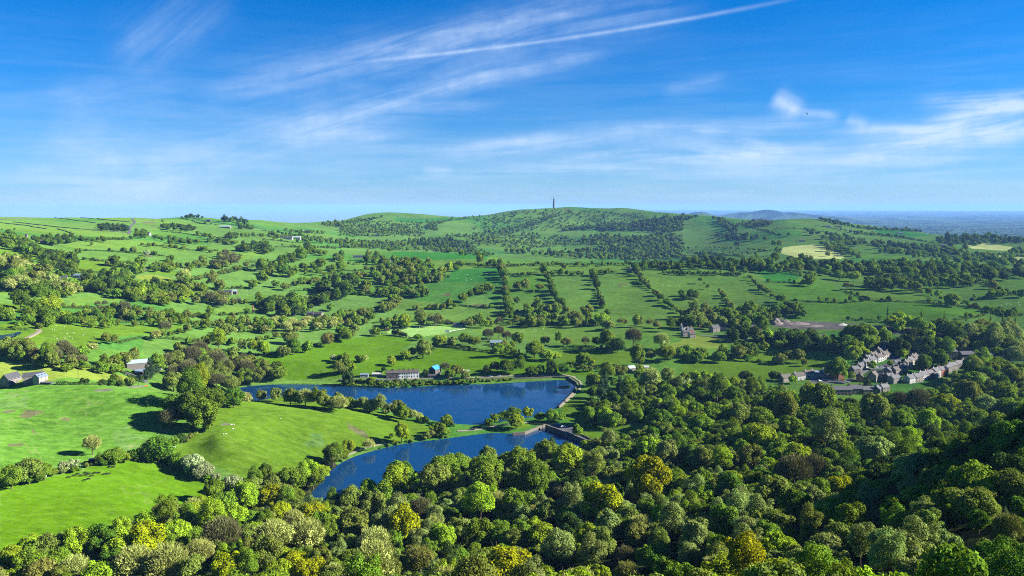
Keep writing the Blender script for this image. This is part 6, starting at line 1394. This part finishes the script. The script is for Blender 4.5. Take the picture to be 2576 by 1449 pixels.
# the scrap yard behind the barn
ch = random.Random(2); YC = [simple('turquoise_paint', (.10, .42, .40), .5), simple('pale_paint', (.6, .65, .65), .5), BLUEGREY]
for k, (X_, Y_) in enumerate(((1165, 1330), (1185, 1338), (1205, 1332), (1180, 1350), (1215, 1348), (1300, 1328))):
    x, y, D = at(1, X_, Y_); e = empty('farm_trailer', (x, y, hz(x, y)), R(20 + k * 25)); tag(e, ['turquoise', 'white', 'pale blue', 'turquoise open', 'white flat', 'lone pale'][k] + ' farm trailer in the yard right of the barn, ' + ordn[k], 'farm trailer', 'trailers in the farm yard')
    MB().box((0, 0, 1.1), (4.2, 2.1, .2)).box((0, 1.0, 1.7), (4.2, .1, 1.1)).box((0, -1.0, 1.7), (4.2, .1, 1.1)).box((2.05, 0, 1.7), (.1, 2.0, 1.1)).obj('body', YC[k % 3], e); MB().tube((2, 0, 1.0), (3.6, 0, .6), .08, .06, 6).obj('drawbar', DARKW, e)
    for s_ in (-1, 1):
        w = link('wheel', WHEEL, e, loc=(-.4, s_ * 1.0, .5)); w.scale = (1.5, 1.5, 1.5)
x, y, D = at(4, 325, 708); e = empty('livestock_trailer', (x, y, hz(x, y)), R(5)); tag(e, 'small white livestock trailer at the edge of the bright meadow', 'trailer')
MB().prism([(-1.8, .5), (1.8, .5), (1.8, 2.2), (1.5, 2.5), (-1.5, 2.5), (-1.8, 2.2)], -.9, .9).obj('body', FRAME, e); MB().tube((1.8, 0, .6), (3.0, 0, .5), .06, .05, 6).obj('drawbar', DARKW, e)
for s_ in (-1, 1): link('wheel', WHEEL, e, loc=(0, s_ * .98, .32))
x, y, D = at(4, 700, 598); e = empty('field_shelter', (x, y, hz(x, y)), R(12)); tag(e, 'dark blue field shelter beside the hedge of the bright meadow', 'shelter')
MB().box((0, 1.2, 1.2), (4.5, .1, 2.4)).box((-2.2, 0, 1.2), (.1, 2.4, 2.4)).box((2.2, 0, 1.2), (.1, 2.4, 2.4)).obj('wall', simple('navy_boards', (.02, .03, .09), .7), e); MB().box((0, 0, 2.5), (4.9, 2.9, .14)).obj('roof', simple('navy_boards', (.02, .03, .09)), e)
# panels and gate along the meadow
for k, (a, b, c_, lb) in enumerate((((735, 608), (760, 598), simple('blue_panel', (.10, .28, .60), .6), 'bright blue panel leaning beside the field shelter'), ((820, 580), (900, 566), FRAME, 'row of white boards right of the field shelter'), ((918, 548), (985, 538), simple('buff_boards', (.5, .47, .40), .8), 'long pale board fence behind the meadow hedge'), ((990, 540), (1040, 534), simple('green_panel', (.25, .38, .25), .7), 'pale green panel at the right end of the board fence'))):
    P_ = densify(ground(4, [a, b]), 3); wall(P_, 1.5, .12, lb, .2, c_, 'board_fence', 'board fence')
for k, (a, b, lb) in enumerate((((602, 632), (662, 622), 'pale metal field gate at the back of the bright meadow'), ((0, 742), (60, 736), 'wooden post fence at the left end of the bright meadow'))):
    P_ = densify(ground(4, [a, b]), 2.2); mb = MB()
    for p in P_: mb.box((p[0], p[1], hz(*p) + .5), (.12, .12, 1.3))
    for p, q in zip(P_, P_[1:]):
        for zz in (.3, .65, 1.0): mb.tube((p[0], p[1], hz(*p) + zz), (q[0], q[1], hz(*q) + zz), .05, .05, 4, cap=False)
    tag(mb.obj(('field_gate', 'post_fence')[k], FRAME if k == 0 else DARKW), lb, ('gate', 'fence')[k])
P_ = densify(ground(1, [(700, 1345), (860, 1358), (1000, 1420)]), 6)
# telegraph poles
for k, (t, X_, Y_, h, lb) in enumerate(((1, 858, 1355, 8, 'telegraph pole beside the lane near the barn'), (1, 588, 1415, 8, 'telegraph pole in the yellow field'), (1, 1037, 1445, 8, 'telegraph pole at the end of the lane'), (4, 1040, 24, 8, 'telegraph pole above the rough pasture'), (2, 663, 1415, 8, 'telegraph pole right of the white cottages'), (1, 2405, 1385, 6, 'pole in the bright field behind the reservoir'), (1, 1797, 1120, 7, 'pole in the left middle pasture'))):
    x, y, D = at(t, X_, Y_); e = empty('telegraph_pole', (x, y, hz(x, y) - .3)); tag(e, lb, 'pole', 'telegraph poles'); MB().tube((0, 0, 0), (0, 0, h), .16, .11, 7).obj('pole', DARKW, e); MB().box((0, 0, h - .5), (1.4, .12, .12)).obj('crossarm', DARKW, e)
# red marker tape in the rough field
x, y, D = at(4, 1095, 24); e = empty('orange_tarpaulin', (x, y, hz(x, y)), .2); tag(e, 'small orange tarpaulin lying on the field below the lane', 'tarpaulin'); MB().box((0, 0, .25), (2.6, 1.6, .4)).tube((-1.2, 0, .45), (1.2, 0, .55), .3, .2, 6).obj('sheet', simple('orange_sheet', (.7, .12, .05)), e)

# ------------------------------------------------------------------ animals and people
def skin(name, V_, E_, rad, mat, sub=1):
    me = bpy.data.meshes.new(name); me.from_pydata(V_, E_, []); o = bpy.data.objects.new(name, me); COL.objects.link(o)
    m_ = o.modifiers.new('s', 'SKIN')
    for i, r_ in enumerate(rad): me.skin_vertices[0].data[i].radius = (r_, r_) if not isinstance(r_, tuple) else r_
    me.skin_vertices[0].data[0].use_root = True
    if sub: o.modifiers.new('d', 'SUBSURF').levels = sub
    dg = bpy.context.evaluated_depsgraph_get(); ev = o.evaluated_get(dg); out = bpy.data.meshes.new_from_object(ev); out.name = name
    bpy.data.objects.remove(o); bpy.data.meshes.remove(me); out.materials.clear(); out.materials.append(mat); return out
def beast(name, mat, L, H, fat, neck, headdown):
    z = H * .62; V_ = [(-L * .42, 0, z), (0, 0, z), (L * .36, 0, z * 1.03), (L * .5, 0, z * (1.15 - headdown * .4)), (L * .66, 0, z * (1.2 - headdown * 1.0)), (L * .80, 0, z * (1.12 - headdown * 1.12)),
      (-L * .40, .2 * H, z * .75), (-L * .36, .2 * H, z * .38), (-L * .42, .2 * H, .03), (-L * .40, -.2 * H, z * .75), (-L * .46, -.2 * H, z * .38), (-L * .46, -.2 * H, .03),
      (L * .32, .18 * H, z * .72), (L * .32, .18 * H, z * .36), (L * .30, .18 * H, .03), (L * .32, -.18 * H, z * .72), (L * .36, -.18 * H, z * .36), (L * .38, -.18 * H, .03), (-L * .52, 0, z * .95), (-L * .55, 0, z * .5)]
    E_ = [(0, 1), (1, 2), (2, 3), (3, 4), (4, 5), (0, 6), (6, 7), (7, 8), (0, 9), (9, 10), (10, 11), (2, 12), (12, 13), (13, 14), (2, 15), (15, 16), (16, 17), (0, 18), (18, 19)]
    f = fat; return skin(name, V_, E_, [f * .9, f, f * .85, neck, neck * .9, neck * .55] + [f * .4, .07 * H, .05 * H] * 2 + [f * .35, .06 * H, .05 * H] * 2 + [.04 * H, .03 * H], mat)
black = simple('black_hide', (.012, .011, .010), .8); wool = simple('white_fleece', (.62, .58, .50), .95, .1, 6)
COW = [beast('body', black, 2.2, 1.45, .42, .22, .7), beast('body', black, 2.2, 1.45, .42, .22, 0)]; SHEEP = [beast('body', wool, 1.25, .85, .31, .14, .8), beast('body', wool, 1.25, .85, .31, .14, 0)]
EAR = {'c': MB().prism([(-.12, 0), (.12, 0), (.02, .16)], -.02, .02).mesh('ear', black), 's': MB().prism([(-.07, 0), (.07, 0), (.0, .10)], -.015, .015).mesh('ear', simple('dark_face', (.25, .22, .2)))}
def animal(t, X_, Y_, kind, i, lb, grp):
    x, y, D = at(t, X_, Y_); rr = random.Random(int(X_ * 7 + Y_)); cow = kind == 'cow'; e = empty(kind, (x, y, hz(x, y)), rr.uniform(-.6, .6) + (math.pi if rr.random() < .5 else 0)); tag(e, lb, kind, grp)
    ms = COW if cow else SHEEP; q = rr.random() < .7; b = link('body', ms[0 if q else 1], e); s = 1.0 if cow else 1.0
    hx, hzz = (1.5, (.28 if q else 1.15)) if cow else (.86, (.18 if q else .66))
    for sy in (-1, 1): link('ear', EAR['c' if cow else 's'], e, loc=(hx, sy * (.15 if cow else .08), hzz))
cows = [(515, 715), (555, 702), (582, 690), (612, 702), (640, 680), (646, 694), (668, 688), (690, 702), (712, 681), (742, 681), (664, 728), (632, 738), (784, 690), (812, 688), (822, 638), (850, 636)]
for i, (X_, Y_) in enumerate(cows): animal(4, X_, Y_, 'cow', i, 'black cow grazing in the bright meadow, ' + (['last in the row at the left end', 'second from the left end', 'third from the left end', 'fourth from the left end', 'at the back left of the middle bunch', 'in the heart of the middle bunch', 'right of the bunch heart', 'front right of the middle bunch', 'back right of the middle bunch', 'just right of the middle bunch', 'nearest the camera but one', 'nearest the camera', 'left of the two strays', 'right of the two strays', 'left of the two nearest the hedge', 'right of the two nearest the hedge'][i]), 'black cows in the bright meadow')
nsh = [(1730, 315), (1742, 315), (1755, 316), (1748, 346), (1677, 389), (1695, 387), (1388, 446), (1296, 483), (1310, 485), (2107, 272), (1265, 490)]
for i, (X_, Y_) in enumerate(nsh): animal(4, X_, Y_, 'sheep', i, 'white sheep on the mound field, ' + ['left of three by the feed ring', 'middle of three by the feed ring', 'right of three by the feed ring', 'alone below the feed ring', 'left of the pair on the slope', 'right of the pair on the slope', 'alone near the ditch', 'left of the pair by the ditch corner', 'right of the pair by the ditch corner', 'alone towards the shore trees', 'alone at the ditch corner'][i], 'sheep on the mound field')
rs = random.Random(8)
flocks = [(1, [(380, 1010), (640, 1000), (650, 1150), (400, 1160)], 22, 'white sheep scattered over the wide pasture left of centre', 'sheep in the wide left pasture'), (1, [(480, 385), (800, 380), (900, 400), (600, 425)], 14, 'white sheep on the pale upper left pasture', 'sheep on the upper left pasture'),
 (1, [(1800, 755), (1980, 745), (2000, 790), (1830, 800)], 10, 'white sheep in the field right of the valley farm', 'sheep by the valley farm'), (2, [(830, 630), (1100, 620), (1120, 690), (860, 690)], 18, 'white sheep on the slope left of the first tree line', 'sheep left of the first tree line'),
 (2, [(1240, 1045), (1700, 1035), (1800, 1090), (1400, 1080)], 10, 'white sheep in the striped field behind the park trees', 'sheep behind the park trees'), (2, [(2320, 640), (2560, 640), (2560, 720), (2350, 720)], 12, 'white sheep in the field right of the fourth tree line', 'sheep right of the fourth tree line'),
 (3, [(2380, 830), (2560, 830), (2560, 880), (2400, 880)], 12, 'white sheep in the far right pasture', 'sheep in the far right pasture')]
for t, q, nn_, lb, grp in flocks:
    q = np.array(q, float); 
    for k in range(nn_):
        a, b = rs.random(), rs.random(); p = (q[0] * (1 - a) + q[1] * a) * (1 - b) + (q[3] * (1 - a) + q[2] * a) * b; animal(t, p[0], p[1], 'sheep', k, lb, grp)
whitecl = simple('cricket_whites', (.78, .77, .72), .9, .05); skinm = simple('skin_tone', (.45, .28, .20), .7); hairm = simple('dark_hair', (.04, .03, .02), .9)
def figure(pose):
    a, st, ln = pose
    V_ = [(0, 0, .95), (0, ln * .3, 1.2), (0, ln * .5, 1.42), (0, ln * .55, 1.54), (.17, ln * .5, 1.42), (.24 + a * .1, .02 + ln, 1.16), (.26 + a * .2, .18 + ln, .98 + a * .35), (-.17, ln * .5, 1.42), (-.25, ln - .02, 1.16), (-.28, .16 + ln, .96),
          (.10, 0, .9), (.13, .05 + st, .5), (.14, st * 1.4, .06), (-.10, 0, .9), (-.13, -st * .6, .5), (-.14, -st * 1.3, .06), (.14, st * 1.4 + .16, .04), (-.14, -st * 1.3 + .16, .04)]
    E_ = [(0, 1), (1, 2), (2, 3), (2, 4), (4, 5), (5, 6), (2, 7), (7, 8), (8, 9), (0, 10), (10, 11), (11, 12), (12, 16), (0, 13), (13, 14), (14, 15), (15, 17)]
    return skin('body', V_, E_, [.14, .13, .13, .06, .07, .05, .035, .07, .05, .035, .10, .075, .05, .10, .075, .05, .04, .04], whitecl), ln
FIG = [figure(p) for p in ((0, .02, 0), (.9, .12, .03), (.3, .06, .10))]
HEAD = MB().tube((0, 0, -.13), (0, 0, .0), .055, .085, 8).tube((0, 0, 0), (0, 0, .13), .085, .06, 8).box((0, .09, -.02), (.03, .03, .04)).mesh('head', skinm); HAIR = MB().tube((0, -.015, .03), (0, -.015, .155), .095, .055, 8).mesh('hair', hairm)
crk = [(502, 1052, 'leftmost, near the left boundary'), (511, 1034, 'at the far left of the ground'), (540, 1048, 'left of the pitch'), (575, 1054, 'batting at the near end of the pitch'), (586, 1048, 'crouching behind the batsman'), (595, 1034, 'at the far end of the pitch'), (637, 1036, 'at the far right of the pitch'), (645, 1053, 'right of the pitch in front'), (668, 1057, 'nearest the right boundary'), (690, 1047, 'rightmost on the ground')]
for i, (X_, Y_, w) in enumerate(crk):
    x, y, D = at(2, X_, Y_); e = empty('person', (x, y, hz(x, y) + .02), i * 1.3); tag(e, 'cricketer in white, ' + w, 'person', 'cricketers in white on the ground'); f_ = FIG[i % 3]; s = 1.0
    link('body', f_[0], e); h_ = link('head', HEAD, e, loc=(0, f_[1] * .6 + .01, 1.66)); link('hair', HAIR, h_)
# birds
for u, v, D, lb in ((2030, 286, 220, 'dark bird gliding in front of the small bright cloud'), (755, 172, 330, 'tiny dark bird high in the left sky'), (1824, 274, 400, 'tiny dark bird left of the small bright cloud')):
    az, s, L = ray(u / 2.5156, v / 2.5156); x, y, z = D * math.sin(az), D * math.cos(az), CZ + D * s
    b = skin('bird', [(0, -.22, 0), (0, 0, 0), (0, .18, .01), (0, .27, .02), (.2, .04, .07), (.5, -.02, .02), (.68, -.1, -.03), (-.2, .04, .07), (-.5, -.02, .02), (-.68, -.1, -.03)], [(0, 1), (1, 2), (2, 3), (1, 4), (4, 5), (5, 6), (1, 7), (7, 8), (8, 9)], [(.05, .02), .07, .06, .03] + [(.09, .02), (.07, .015), (.02, .008)] * 2, black, 1)
    o = link('bird', b, None, (x, y, z)); o.rotation_euler = (.2, .5, .9); tag(o, lb, 'bird', 'birds in the sky')
# ------------------------------------------------------------------ render settings
vs = sc.view_settings; vs.view_transform = 'Standard'; vs.look = 'None'; vs.exposure = EXPOSURE; vs.gamma = 1
cy = sc.cycles; sc.render.engine = 'CYCLES'
cy.max_bounces = 5; cy.diffuse_bounces = 2; cy.glossy_bounces = 2; cy.transmission_bounces = 2; cy.volume_bounces = 0; cy.transparent_max_bounces = 4
cy.use_denoising = False; cy.use_adaptive_sampling = True; cy.adaptive_threshold = .01
cy.pixel_filter_type = 'BLACKMAN_HARRIS'; cy.filter_width = 1.05
cy.caustics_reflective = False; cy.caustics_refractive = False
